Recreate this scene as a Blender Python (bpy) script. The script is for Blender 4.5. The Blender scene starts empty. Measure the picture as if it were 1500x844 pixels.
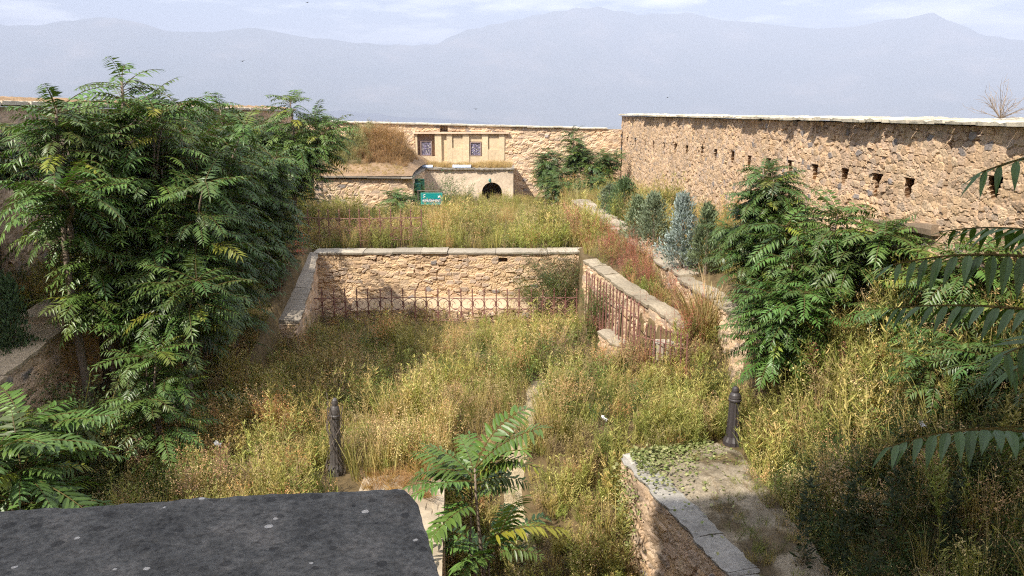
import bpy, bmesh, math, random
import numpy as np
from mathutils import Vector

# ------------------------------------------------------------------ camera, sky, sun, exposure
SC = bpy.context.scene
COL = SC.collection
R = math.radians
EYE = 5.6                       # camera height above the middle terrace
F, CX, CY, HOR = 1177.0, 750.0, 422.0, 163.0
PITCH = math.atan((CY - HOR) / F)
cam = bpy.data.cameras.new('camera')
cam.sensor_width = 36.0
cam.lens = 36.0 * F / 1500.0
cam.clip_start, cam.clip_end = 0.05, 60000.0
cam_o = bpy.data.objects.new('camera', cam)
cam_o.location = (0, 0, EYE)
cam_o.rotation_euler = (math.pi / 2 - PITCH, 0, 0)
COL.objects.link(cam_o)
SC.camera = cam_o

LIGHT = Vector((0.46, 0.50, -0.735)).normalized()          # the way sunlight travels
SUN_EL = math.asin(-LIGHT.z)
SUN_AZ = math.atan2(-LIGHT.x, -LIGHT.y)
sun = bpy.data.lights.new('sun', 'SUN')
sun.energy, sun.angle, sun.color = 5.0, R(0.53), (1.0, 0.93, 0.81)
sun_o = bpy.data.objects.new('sun', sun)
sun_o.rotation_euler = LIGHT.to_track_quat('-Z', 'Y').to_euler()
COL.objects.link(sun_o)

SC.view_settings.view_transform = 'Standard'
SC.view_settings.look = 'None'
SC.view_settings.gamma = 1.0
SC.view_settings.exposure = 1.04
SC.cycles.max_bounces = 6
SC.cycles.diffuse_bounces = 3
SC.cycles.glossy_bounces = 2
SC.cycles.transmission_bounces = 4
SC.cycles.volume_bounces = 0
SC.cycles.filter_width = 1.15
SC.cycles.use_denoising = False
SC.cycles.use_adaptive_sampling = False
SC.cycles.sampling_pattern = 'BLUE_NOISE'
SC.cycles.sample_clamp_indirect = 6.0
SC.cycles.caustics_reflective = False
SC.cycles.caustics_refractive = False


def nodes_of(idblock):
    idblock.use_nodes = True
    nt = idblock.node_tree
    nt.nodes.clear()
    return nt


def N(nt, kind, **kw):
    n = nt.nodes.new(kind)
    for k, v in kw.items():
        if k == 'ins':
            for a, b in v.items():
                s = n.inputs[a]
                if hasattr(b, 'is_output') or isinstance(b, bpy.types.NodeSocket):
                    nt.links.new(b, s)
                else:
                    s.default_value = b
        else:
            setattr(n, k, v)
    return n


def ramp(nt, fac, stops):
    n = N(nt, 'ShaderNodeValToRGB', ins={0: fac})
    el = n.color_ramp.elements
    while len(el) < len(stops):
        el.new(0.5)
    for e, (p, c) in zip(el, stops):
        e.position = p
        e.color = tuple(c) + (1,) if len(c) == 3 else c
    return n.outputs[0]


def mixc(nt, fac, a, b, mode='MIX'):
    n = N(nt, 'ShaderNodeMix', data_type='RGBA', blend_type=mode)
    for s, v in ((n.inputs[0], fac), (n.inputs[6], a), (n.inputs[7], b)):
        if isinstance(v, bpy.types.NodeSocket):
            nt.links.new(v, s)
        else:
            s.default_value = (tuple(v) + (1,) if isinstance(v, tuple) and len(v) == 3 else v)
    return n.outputs[2]


def mathn(nt, op, a, b=None):
    n = N(nt, 'ShaderNodeMath', operation=op)
    for i, v in enumerate((a, b)):
        if v is None:
            continue
        if isinstance(v, bpy.types.NodeSocket):
            nt.links.new(v, n.inputs[i])
        else:
            n.inputs[i].default_value = v
    return n.outputs[0]


world = bpy.data.worlds.new('World')
SC.world = world
nt = nodes_of(world)
sky = N(nt, 'ShaderNodeTexSky', sky_type='NISHITA', sun_disc=False, sun_elevation=SUN_EL,
        sun_rotation=SUN_AZ, altitude=1600.0, air_density=1.0, dust_density=1.6, ozone_density=2.0)
tc = N(nt, 'ShaderNodeTexCoord')
sep = N(nt, 'ShaderNodeSeparateXYZ', ins={0: tc.outputs['Generated']})
zz = mathn(nt, 'ADD', mathn(nt, 'MAXIMUM', sep.outputs[2], 0.0), 0.10)
cv = N(nt, 'ShaderNodeCombineXYZ', ins={0: mathn(nt, 'DIVIDE', sep.outputs[0], zz),
                                        1: mathn(nt, 'DIVIDE', sep.outputs[1], zz), 2: 3.7})
cn = N(nt, 'ShaderNodeTexNoise', ins={'Vector': cv.outputs[0], 'Scale': 1.5, 'Detail': 7.0, 'Roughness': 0.58})
cl = ramp(nt, cn.outputs[0], [(0.47, (0, 0, 0)), (0.58, (0.55, 0.55, 0.55)), (0.70, (1, 1, 1))])
SKY_GAIN, CLOUD = 1.0, (24.0, 24.0, 24.5)
skyc = mixc(nt, cl, sky.outputs[0], CLOUD)
bg = N(nt, 'ShaderNodeBackground', ins={0: skyc, 1: 0.085})
N(nt, 'ShaderNodeOutputWorld', ins={0: bg.outputs[0]})

# ------------------------------------------------------------------ helpers
RNG = np.random.default_rng(7)
CP, SP = math.cos(PITCH), math.sin(PITCH)


def ray(px, py):
    a, b = (px - CX) / F, (CY - py) / F
    return np.array([a, CP + b * SP, -SP + b * CP])


def P(px, py, z=None, Y=None):
    d = ray(px, py)
    t = (z - EYE) / d[2] if z is not None else Y / d[1]
    return np.array([0, 0, EYE]) + d * t


def XatY(px, Y, z=1.0):
    return (px - CX) / F * (Y * CP + (EYE - z) * SP)


def ZatY(py, Y):
    return float(P(750, py, Y=Y)[2])


def ip(y, pts):
    a = np.array(pts, float)
    return np.interp(y, a[:, 0], a[:, 1])


def sstep(a, b, x):
    t = np.clip((x - a) / (b - a), 0, 1)
    return t * t * (3 - 2 * t)


def vnoise(x, y, seed=0):
    """2-D value noise in 0..1"""
    x = np.asarray(x, float); y = np.asarray(y, float)
    xi, yi = np.floor(x).astype(np.int64), np.floor(y).astype(np.int64)
    fx, fy = x - xi, y - yi
    fx, fy = fx * fx * (3 - 2 * fx), fy * fy * (3 - 2 * fy)

    def h(a, b):
        n = (a * 374761393 + b * 668265263 + seed * 974711) & 0xffffffff
        n = ((n ^ (n >> 13)) * 1274126177) & 0xffffffff
        return ((n ^ (n >> 16)) & 0xffff) / 65535.0
    return ((h(xi, yi) * (1 - fx) + h(xi + 1, yi) * fx) * (1 - fy)
            + (h(xi, yi + 1) * (1 - fx) + h(xi + 1, yi + 1) * fx) * fy)


def fbm(x, y, seed=0, oct=4):
    s, a, t = 0, 1.0, 0
    for o in range(oct):
        s = s + a * vnoise(x * 2 ** o, y * 2 ** o, seed + o * 17)
        t += a
        a *= 0.5
    return s / t


def tag(o, label=None, cat=None, group=None, kind=None):
    if label: o['label'] = label
    if cat: o['category'] = cat
    if group: o['group'] = group
    if kind: o['kind'] = kind
    return o


def thing(name, label, cat, loc=(0, 0, 0), group=None):
    o = bpy.data.objects.new(name, None)
    o.location = loc
    o.empty_display_size = 0.1
    COL.objects.link(o)
    return tag(o, label, cat, group)


class MB:
    """collects triangles and quads with a colour per vertex and links them as ONE mesh object"""
    def __init__(s):
        s.v, s.t, s.q, s.c, s.n = [], [], [], [], 0

    def add(s, v, t=None, q=None, c=(1, 1, 1)):
        v = np.asarray(v, float).reshape(-1, 3)
        c = np.asarray(c, float)
        if c.ndim == 1:
            c = np.tile(c, (len(v), 1))
        if t is not None and len(t): s.t.append(np.asarray(t).reshape(-1, 3) + s.n)
        if q is not None and len(q): s.q.append(np.asarray(q).reshape(-1, 4) + s.n)
        s.v.append(v); s.c.append(c); s.n += len(v)

    def box(s, lo, hi, c=(1, 1, 1), jit=0.0):
        x0, y0, z0 = lo; x1, y1, z1 = hi
        v = np.array([[x0, y0, z0], [x1, y0, z0], [x1, y1, z0], [x0, y1, z0],
                      [x0, y0, z1], [x1, y0, z1], [x1, y1, z1], [x0, y1, z1]], float)
        if jit: v = v + RNG.uniform(-jit, jit, v.shape)
        s.add(v, q=[[3, 2, 1, 0], [4, 5, 6, 7], [0, 1, 5, 4], [1, 2, 6, 5], [2, 3, 7, 6], [3, 0, 4, 7]], c=c)

    def prism(s, poly, z0, z1, c=(1, 1, 1)):
        """plan polygon between z0 and z1 (numbers or per-vertex lists)"""
        n = len(poly)
        z0 = np.broadcast_to(np.asarray(z0, float), n); z1 = np.broadcast_to(np.asarray(z1, float), n)
        b = np.column_stack([np.asarray(poly, float)[:, :2], z0]); t = np.column_stack([np.asarray(poly, float)[:, :2], z1])
        q = [[i, (i + 1) % n, n + (i + 1) % n, n + i] for i in range(n)]
        tr = [[n, n + i, n + i + 1] for i in range(1, n - 1)] + [[0, i + 1, i] for i in range(1, n - 1)]
        s.add(np.vstack([b, t]), t=tr, q=q, c=c)

    def tube(s, pts, rad, sides=6, c=(1, 1, 1), cap=True):
        pts = np.asarray(pts, float); n = len(pts)
        rad = np.broadcast_to(np.asarray(rad, float), n)
        d = np.gradient(pts, axis=0); d /= np.linalg.norm(d, axis=1)[:, None] + 1e-9
        ref = np.where(np.abs(d[:, 2:3]) > 0.9, np.array([[1., 0, 0]]), np.array([[0, 0, 1.]]))
        a = np.cross(d, ref); a /= np.linalg.norm(a, axis=1)[:, None] + 1e-9
        b = np.cross(d, a)
        th = np.linspace(0, 2 * math.pi, sides, endpoint=False)
        v = pts[:, None, :] + rad[:, None, None] * (np.cos(th)[None, :, None] * a[:, None, :] + np.sin(th)[None, :, None] * b[:, None, :])
        q = [[i * sides + j, i * sides + (j + 1) % sides, (i + 1) * sides + (j + 1) % sides, (i + 1) * sides + j]
             for i in range(n - 1) for j in range(sides)]
        t = []
        if cap:
            t = [[0, j + 1, j] for j in range(1, sides - 1)] + [[(n - 1) * sides, (n - 1) * sides + j, (n - 1) * sides + j + 1] for j in range(1, sides - 1)]
        s.add(v.reshape(-1, 3), t=t, q=q, c=c)

    def lathe(s, prof, sides=16, c=(1, 1, 1), at=(0, 0, 0), flute=0.0):
        prof = np.asarray(prof, float)
        th = np.linspace(0, 2 * math.pi, sides, endpoint=False)
        n = len(prof)
        rr = prof[:, :1] * np.where(np.arange(sides) % 2 == 0, 1.0, 1.0 - flute)[None, :]
        v = np.stack([rr * np.cos(th), rr * np.sin(th), np.repeat(prof[:, 1:2], sides, 1)], -1) + np.array(at)
        q = [[i * sides + j, i * sides + (j + 1) % sides, (i + 1) * sides + (j + 1) % sides, (i + 1) * sides + j]
             for i in range(n - 1) for j in range(sides)]
        s.add(v.reshape(-1, 3), q=q, c=c)

    def build(s, name, mat, parent=None, smooth=False):
        me = bpy.data.meshes.new(name)
        v = np.vstack(s.v); c = np.vstack(s.c)
        t = np.vstack(s.t) if s.t else np.zeros((0, 3), int)
        q = np.vstack(s.q) if s.q else np.zeros((0, 4), int)
        me.vertices.add(len(v)); me.vertices.foreach_set('co', v.astype(np.float32).ravel())
        li = np.concatenate([t.ravel(), q.ravel()]).astype(np.int32)
        me.loops.add(len(li)); me.loops.foreach_set('vertex_index', li)
        st = np.concatenate([np.arange(len(t)) * 3, len(t) * 3 + np.arange(len(q)) * 4]).astype(np.int32)
        me.polygons.add(len(st)); me.polygons.foreach_set('loop_start', st)
        me.polygons.foreach_set('use_smooth', np.full(len(st), bool(smooth)))
        me.update(calc_edges=True)
        at = me.attributes.new('Col', 'FLOAT_COLOR', 'POINT')
        at.data.foreach_set('color', np.column_stack([c, np.ones(len(c))]).astype(np.float32).ravel())
        me.materials.append(mat)
        o = bpy.data.objects.new(name, me)
        COL.objects.link(o)
        if parent is not None:
            o.parent = parent
            l = parent.location
            o.matrix_parent_inverse.identity()
            me.transform(__import__('mathutils').Matrix.Translation((-l[0], -l[1], -l[2])))
        return o


# ------------------------------------------------------------------ materials
def surf_mat(name, rough=0.85, spec=0.3, noise=14.0, nvar=0.35, bump=0.0, bscale=40.0, bdist=0.01, tint=(1, 1, 1), metal=0.0, big=1.2):
    m = bpy.data.materials.new(name)
    nt = nodes_of(m)
    at = N(nt, 'ShaderNodeAttribute', attribute_name='Col')
    tcn = N(nt, 'ShaderNodeTexCoord')
    n1 = N(nt, 'ShaderNodeTexNoise', ins={'Vector': tcn.outputs['Object'], 'Scale': noise, 'Detail': 6.0, 'Roughness': 0.65})
    n2 = N(nt, 'ShaderNodeTexNoise', ins={'Vector': tcn.outputs['Object'], 'Scale': big, 'Detail': 3.0})
    v1 = ramp(nt, n1.outputs[0], [(0.25, (1 - nvar,) * 3), (0.75, (1 + nvar * 0.8,) * 3)])
    v2 = ramp(nt, n2.outputs[0], [(0.3, (1 - nvar * .5,) * 3), (0.7, (1 + nvar * .4,) * 3)])
    c = mixc(nt, 1.0, at.outputs[0], v1, 'MULTIPLY')
    c = mixc(nt, 1.0, c, v2, 'MULTIPLY')
    c = mixc(nt, 1.0, c, tint, 'MULTIPLY')
    b = N(nt, 'ShaderNodeBsdfPrincipled', ins={'Base Color': c, 'Roughness': rough, 'Specular IOR Level': spec, 'Metallic': metal})
    if bump:
        n3 = N(nt, 'ShaderNodeTexNoise', ins={'Vector': tcn.outputs['Object'], 'Scale': bscale, 'Detail': 8.0, 'Roughness': 0.7})
        bm = N(nt, 'ShaderNodeBump', ins={'Strength': bump, 'Distance': bdist, 'Height': n3.outputs[0]})
        nt.links.new(bm.outputs[0], b.inputs['Normal'])
    N(nt, 'ShaderNodeOutputMaterial', ins={0: b.outputs[0]})
    return m


def leaf_mat(name, rough=0.45, spec=0.35, trans=0.3):
    m = bpy.data.materials.new(name)
    nt = nodes_of(m)
    at = N(nt, 'ShaderNodeAttribute', attribute_name='Col')
    b = N(nt, 'ShaderNodeBsdfPrincipled', ins={'Base Color': at.outputs[0], 'Roughness': rough, 'Specular IOR Level': spec})
    tcol = mixc(nt, 1.0, at.outputs[0], (1.15, 1.25, 0.6), 'MULTIPLY')
    t = N(nt, 'ShaderNodeBsdfTranslucent', ins={0: tcol})
    mx = N(nt, 'ShaderNodeMixShader', ins={0: trans, 1: b.outputs[0], 2: t.outputs[0]})
    N(nt, 'ShaderNodeOutputMaterial', ins={0: mx.outputs[0]})
    return m


M_RUBBLE = surf_mat('rubble_stone', 0.92, 0.15, 26.0, 0.26, 0.8, 38.0, 0.02, big=0.9, tint=(1.05, 1.0, 1.0))
M_PLASTER = surf_mat('lime_plaster', 0.9, 0.15, 9.0, 0.22, 0.3, 30.0, 0.006)
M_COPING = surf_mat('coping_slab', 0.9, 0.15, 18.0, 0.35, 0.5, 45.0, 0.012)
M_SOIL = surf_mat('dry_soil', 0.95, 0.1, 25.0, 0.45, 0.8, 60.0, 0.03)
M_WOOD = surf_mat('weathered_wood', 0.85, 0.2, 30.0, 0.4, 0.4, 80.0, 0.005)
M_IRON = surf_mat('painted_iron', 0.6, 0.35, 40.0, 0.35, 0.2, 90.0, 0.002)
M_CAST = surf_mat('cast_iron', 0.5, 0.5, 40.0, 0.35, 0.25, 90.0, 0.002)
M_PAINT = surf_mat('sign_paint', 0.4, 0.4, 20.0, 0.12)
M_BARK = surf_mat('bark', 0.9, 0.15, 30.0, 0.4, 0.5, 70.0, 0.006)
M_LEAF = leaf_mat('ailanthus_leaf', 0.42, 0.5, 0.17)
M_WEED = leaf_mat('weed_leaf', 0.6, 0.2, 0.28)
M_NEEDLE = leaf_mat('juniper_needle', 0.6, 0.2, 0.15)
M_CLOTH = surf_mat('canvas_sheet', 0.7, 0.25, 8.0, 0.4)


def slab_mat():
    m = bpy.data.materials.new('dark_concrete')
    nt = nodes_of(m)
    tcn = N(nt, 'ShaderNodeTexCoord')
    O = tcn.outputs['Object']
    n1 = N(nt, 'ShaderNodeTexNoise', ins={'Vector': O, 'Scale': 5.0, 'Detail': 9.0, 'Roughness': 0.72})
    n2 = N(nt, 'ShaderNodeTexNoise', ins={'Vector': O, 'Scale': 60.0, 'Detail': 6.0, 'Roughness': 0.7})
    base = ramp(nt, n1.outputs[0], [(0.33, (0.06, 0.062, 0.062)), (0.5, (0.13, 0.133, 0.13)), (0.66, (0.22, 0.215, 0.205))])
    grit = ramp(nt, n2.outputs[0], [(0.32, (0.45, 0.45, 0.45)), (0.5, (1, 1, 1)), (0.7, (1.5, 1.5, 1.48))])
    c = mixc(nt, 1.0, base, grit, 'MULTIPLY')
    # moss blotches and pale bird-dropping spots
    n3 = N(nt, 'ShaderNodeTexNoise', ins={'Vector': O, 'Scale': 3.1, 'Detail': 5.0, 'Roughness': 0.6})
    moss = ramp(nt, n3.outputs[0], [(0.62, (0, 0, 0)), (0.72, (0.8, 0.8, 0.8))])
    c = mixc(nt, moss, c, (0.075, 0.06, 0.042))
    n4 = N(nt, 'ShaderNodeTexNoise', ins={'Vector': O, 'Scale': 24.0, 'Detail': 5.0, 'Roughness': 0.65})
    vw = N(nt, 'ShaderNodeTexVoronoi', feature='F1', voronoi_dimensions='2D', ins={'Vector': O, 'Scale': 15.0, 'Randomness': 1.0})
    wn = N(nt, 'ShaderNodeSeparateColor', ins={0: vw.outputs['Color']})
    dist = mathn(nt, 'ADD', vw.outputs['Distance'], mathn(nt, 'MULTIPLY', mathn(nt, 'SUBTRACT', n4.outputs[0], 0.5), 0.34))
    spot = mathn(nt, 'MULTIPLY', mathn(nt, 'LESS_THAN', dist, mathn(nt, 'ADD', mathn(nt, 'MULTIPLY', wn.outputs[1], 0.10), 0.03)), mathn(nt, 'GREATER_THAN', wn.outputs[0], 0.86))
    c = mixc(nt, spot, c, (0.62, 0.62, 0.60))
    pit = mathn(nt, 'MULTIPLY', mathn(nt, 'LESS_THAN', dist, mathn(nt, 'ADD', mathn(nt, 'MULTIPLY', wn.outputs[1], 0.2), 0.02)), mathn(nt, 'LESS_THAN', wn.outputs[0], 0.5))
    hgt = mathn(nt, 'SUBTRACT', mathn(nt, 'ADD', n1.outputs[0], mathn(nt, 'MULTIPLY', n2.outputs[0], 0.25)), mathn(nt, 'MULTIPLY', pit, 0.25))
    c = mixc(nt, mathn(nt, 'MULTIPLY', pit, 0.6), c, (0.03, 0.03, 0.03))
    bm = N(nt, 'ShaderNodeBump', ins={'Strength': 0.7, 'Distance': 0.02, 'Height': hgt})
    c = mixc(nt, 1.0, c, (1.04, 0.97, 0.88), 'MULTIPLY')
    b = N(nt, 'ShaderNodeBsdfPrincipled', ins={'Base Color': c, 'Roughness': 0.85, 'Specular IOR Level': 0.25, 'Normal': bm.outputs[0]})
    N(nt, 'ShaderNodeOutputMaterial', ins={0: b.outputs[0]})
    return m


def hill_mat():
    m = bpy.data.materials.new('mountain_side')
    nt = nodes_of(m)
    g = N(nt, 'ShaderNodeNewGeometry')
    n1 = N(nt, 'ShaderNodeTexNoise', ins={'Vector': g.outputs['Position'], 'Scale': 0.0012, 'Detail': 8.0, 'Roughness': 0.6})
    c = ramp(nt, n1.outputs[0], [(0.35, (0.05, 0.065, 0.04)), (0.55, (0.10, 0.10, 0.07)), (0.7, (0.22, 0.18, 0.13))])
    b = N(nt, 'ShaderNodeBsdfPrincipled', ins={'Base Color': c, 'Roughness': 0.95, 'Specular IOR Level': 0.1})
    N(nt, 'ShaderNodeOutputMaterial', ins={0: b.outputs[0]})
    return m


def ground_mat():
    m = bpy.data.materials.new('ground_soil')
    nt = nodes_of(m)
    g = N(nt, 'ShaderNodeNewGeometry')
    at = N(nt, 'ShaderNodeAttribute', attribute_name='Col')
    n1 = N(nt, 'ShaderNodeTexNoise', ins={'Vector': g.outputs['Position'], 'Scale': 6.0, 'Detail': 8.0, 'Roughness': 0.7})
    v = ramp(nt, n1.outputs[0], [(0.3, (0.55, 0.55, 0.5)), (0.7, (1.4, 1.35, 1.3))])
    c = mixc(nt, 1.0, at.outputs[0], v, 'MULTIPLY')
    bm = N(nt, 'ShaderNodeBump', ins={'Strength': 0.6, 'Distance': 0.04, 'Height': n1.outputs[0]})
    b = N(nt, 'ShaderNodeBsdfPrincipled', ins={'Base Color': c, 'Roughness': 0.95, 'Specular IOR Level': 0.1, 'Normal': bm.outputs[0]})
    N(nt, 'ShaderNodeOutputMaterial', ins={0: b.outputs[0]})
    return m


# ------------------------------------------------------------------ lie of the land
RW_Y0, RW_Y1 = 4.0, 40.9


def XR(y): return 7.2 - 0.0425 * (CP * np.asarray(y, float) + 0.0)
def XL(y): return -9.2 - 0.0425 * np.asarray(y, float)


A_X = [(2, 4.6), (8, 4.3), (14.8, 4.5), (17.7, 3.85), (29.4, 2.3), (41, 2.1)]
A_Z = [(2, 0.6), (9, 0.2), (12.5, 0.2), (14.8, 1.55), (17.7, 1.9), (29.4, 2.15), (41, 1.5)]
AL_X = [(2, -8.3), (10, -8.1), (11.5, -8.08), (14.0, -7.95), (15.5, -7.3), (20, -6.9), (30, -7.9), (41, -8.6)]
AL_Z = [(2, 0.3), (8, 0.8), (10, 1.0), (11.5, 1.35), (13.1, 1.8), (14, 1.95), (20, 2.1), (41, 1.9)]
B_X = [(15.0, 3.5), (16.1, 3.15), (20.2, 1.84), (21.8, 1.8)]
_q = [P(px, py, z=0.07)[:2] for px, py in [(1076, 844), (986, 746), (941, 701), (914, 669)]]
_e = _q[0] + (_q[0] - _q[1]) * 1.9
PASS_R = [(1.0, float(_e[0]) + 1.2), (float(_e[1]), float(_e[0]) + .32)] + [(float(b), float(a) + .32) for a, b in _q] + [(13.6, 2.1)]


def G(x, y, rough=True):
    x = np.asarray(x, float); y = np.asarray(y, float)
    xa, za = ip(y, A_X), ip(y, A_Z)
    xl, zl = ip(y, AL_X), ip(y, AL_Z)
    xr, xll = XR(y), XL(y)
    z = np.zeros(np.broadcast(x, y).shape)
    up = 1.9 - 0.5 * np.clip((y - 21.8) / 18.5, 0, 1)
    up = up - 0.19 * (1 - sstep(22.5, 24.2, y))
    z = np.where(y > 22.0, up, z)
    # stair ramp on the right between walls B and A
    xb = ip(y, B_X)
    rmp = (y > 15.0) & (y <= 22.0) & (x > xb)
    z = np.where(rmp, np.where(y < 15.6, (y - 15.0) / 0.6, 1) * (0.95 + 0.95 * np.clip((y - 15.3) / 5.4, 0, 1)), z)
    rl = (y > 15.0) & (y <= 22.0) & (x < -5.55 + 0.0 * y)
    z = np.where(rl, 0.2 + 1.7 * np.clip((y - 15.3) / 5.8, 0, 1), z)
    # soft rise at the foot of wall B
    z = np.where((y < 22) & ~rmp & ~rl, z + 0.30 * np.exp(-((x - 3.0) ** 2 / 0.8 + (y - 15.3) ** 2 / 2.0)), z)
    zr = ip(y, [(2, 3.1), (12, 2.95), (24, 2.3), (41, 1.5)])
    t = np.clip((x - xa) / (xr - xa), 0, 1)
    z = np.where(x > xa, za + (zr - za) * t ** 0.9, z)
    t = np.clip((xl - x) / (xl - xll), 0, 1)
    z = np.where(x < xl, zl + (2.3 - zl) * t, z)
    pz = np.maximum(-(13.6 - y) * 0.72, -3.6)
    z = np.where((y < 13.6) & (x > -1.15) & (x < ip(y, PASS_R)), pz, z)
    # outside the walls the fort hill falls away to the valley
    out = np.maximum(np.maximum(x - xr - 0.9, xll - 0.9 - x), np.maximum(y - 42.0, -6 - y))
    z = np.where(out > 0, np.maximum(1.2 - 0.42 * np.maximum(out, 0), -130.0 + 6 * fbm(x / 900., y / 900., 5)), z)
    if rough:
        z = z + np.where(out > 0, 0, 0.10 * (fbm(x * 0.9, y * 0.9, 3) - 0.5))
    return z


def g1(x, y): return float(G(np.array(x), np.array(y)))


def axis_pts(lo, hi, step, far):
    a = np.arange(lo, hi + step / 2, step)
    e, s, d = [], step, 0.0
    while d < far:
        s *= 1.22; d += s; e.append(d)
    e = np.array(e)
    return np.concatenate([(lo - e)[::-1], a, hi + e])


gx = axis_pts(-12.0, 8.5, 0.14, 14500)
gy = axis_pts(-7.0, 43.0, 0.16, 14500)
XX, YY = np.meshgrid(gx, gy)
ZZ = G(XX, YY)
ncol, nrow = len(gx), len(gy)
idx = np.arange(ncol * nrow).reshape(nrow, ncol)
quads = np.stack([idx[:-1, :-1], idx[:-1, 1:], idx[1:, 1:], idx[1:, :-1]], -1).reshape(-1, 4)
near = (np.abs(XX) < 60) & (np.abs(YY - 18) < 70)
soil = np.array([0.135, 0.10, 0.055]); plain = np.array([0.09, 0.10, 0.06])
gc = np.where(near[..., None], soil, plain).reshape(-1, 3)
field = fbm(XX / 260., YY / 260., 31).reshape(-1, 1)
gc = np.where(near.reshape(-1, 1), gc, gc * (0.5 + 1.2 * field))
mb = MB(); mb.add(np.stack([XX, YY, ZZ], -1), q=quads, c=gc)
tag(mb.build('ground', ground_mat(), smooth=True), kind='structure')

# ---- far mountains: one ridge sheet by azimuth and range, ridge line at about 11 km
RIDGE = [(-900, 75), (-500, 70), (-200, 50), (0, 42), (60, 45), (130, 36), (180, 33), (260, 52), (320, 54), (380, 48), (440, 58), (510, 66),
         (560, 70), (600, 71), (640, 70), (680, 52), (740, 40), (800, 28), (840, 22), (870, 20), (930, 30), (1000, 28), (1060, 38),
         (1120, 44), (1190, 50), (1250, 44), (1300, 36), (1350, 28), (1385, 41), (1430, 58), (1500, 66), (1700, 60), (2100, 72), (2600, 78)]
az = np.linspace(R(-62), R(62), 420)
rs = np.linspace(7600, 13600, 70)
AZ, RS = np.meshgrid(az, rs)
pxs = CX + F * np.tan(np.clip(AZ, -1.0, 1.0)) / CP * 1.0
el = (HOR - ip(pxs, RIDGE)) / F * np.cos(AZ)
crest = 11000 + 700 * np.sin(AZ * 5)
prof = np.clip(1 - np.abs(RS - crest) / np.where(RS < crest, 3500, 2600), 0, 1)
hgt = np.tan(el) * crest
rid = np.abs(fbm(AZ * 22, RS / 1500., 12, 5) - 0.5) * 2
zmt = -140 + (hgt + 135 + EYE) * (prof ** 1.15) * (1 - 0.55 * rid * (1 - prof))
idx = np.arange(AZ.size).reshape(AZ.shape)
quads = np.stack([idx[:-1, :-1], idx[:-1, 1:], idx[1:, 1:], idx[1:, :-1]], -1).reshape(-1, 4)
mb = MB(); mb.add(np.stack([RS * np.sin(AZ), RS * np.cos(AZ), zmt], -1), q=quads)
tag(mb.build('mountains', hill_mat(), smooth=True), kind='structure')

# ---- the air between: one even haze box round everything, sky outside
HAZE_DENSITY, HAZE_COLOR = 0.00022, (0.71, 0.79, 1.0, 1)
mb = MB(); mb.box((-16500, -16500, -145), (16500, 16500, 1460))
hm = bpy.data.materials.new('valley_haze')
nt = nodes_of(hm)
pv = N(nt, 'ShaderNodeVolumePrincipled', ins={'Color': HAZE_COLOR, 'Density': HAZE_DENSITY, 'Anisotropy': -0.1})
no = N(nt, 'ShaderNodeOutputMaterial'); nt.links.new(pv.outputs[0], no.inputs['Volume'])
tag(mb.build('haze', hm), 'pale blue haze filling the valley air', kind='stuff')

# ------------------------------------------------------------------ rubble masonry
STONE = np.array([[0.52, 0.39, 0.255], [0.49, 0.355, 0.225], [0.55, 0.425, 0.285], [0.46, 0.345, 0.235], [0.51, 0.385, 0.27], [0.42, 0.335, 0.25], [0.56, 0.41, 0.25]])


def worley(u, v, cu, cv, seed):
    """stone cells: distance to edge, cell random, offset from the cell's centre"""
    x, y = u / cu, v / cv
    x = x + 0.25 * (vnoise(u / cu * 1.7, v / cv * 1.7, seed + 5) - 0.5)
    xi, yi = np.floor(x), np.floor(y)
    f1 = np.full(x.shape, 9.0); f2 = np.full(x.shape, 9.0)
    cx = np.zeros(x.shape); cy = np.zeros(x.shape); dx = np.zeros(x.shape); dy = np.zeros(x.shape)
    for i in (-1, 0, 1):
        for j in (-1, 0, 1):
            a, b = xi + i, yi + j
            jx = np.modf(np.abs(np.sin(a * 127.1 + b * 311.7 + seed * 7.13) * 43758.5453))[0]
            jy = np.modf(np.abs(np.sin(a * 269.5 + b * 183.3 + seed * 3.77) * 43758.5453))[0]
            ex, ey = x - a - 0.1 - 0.8 * jx, y - b - 0.1 - 0.8 * jy
            d = np.sqrt(ex * ex + ey * ey)
            closer = d < f1
            f2 = np.where(closer, f1, np.minimum(f2, d))
            f1 = np.where(closer, d, f1)
            cx = np.where(closer, a, cx); cy = np.where(closer, b, cy)
            dx = np.where(closer, ex, dx); dy = np.where(closer, ey, dy)

    def h(k): return np.modf(np.abs(np.sin(cx * 12.9898 + cy * 78.233 + seed + k * 37.7) * 43758.5453))[0]
    return f2 - f1, h, dx, dy


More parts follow.
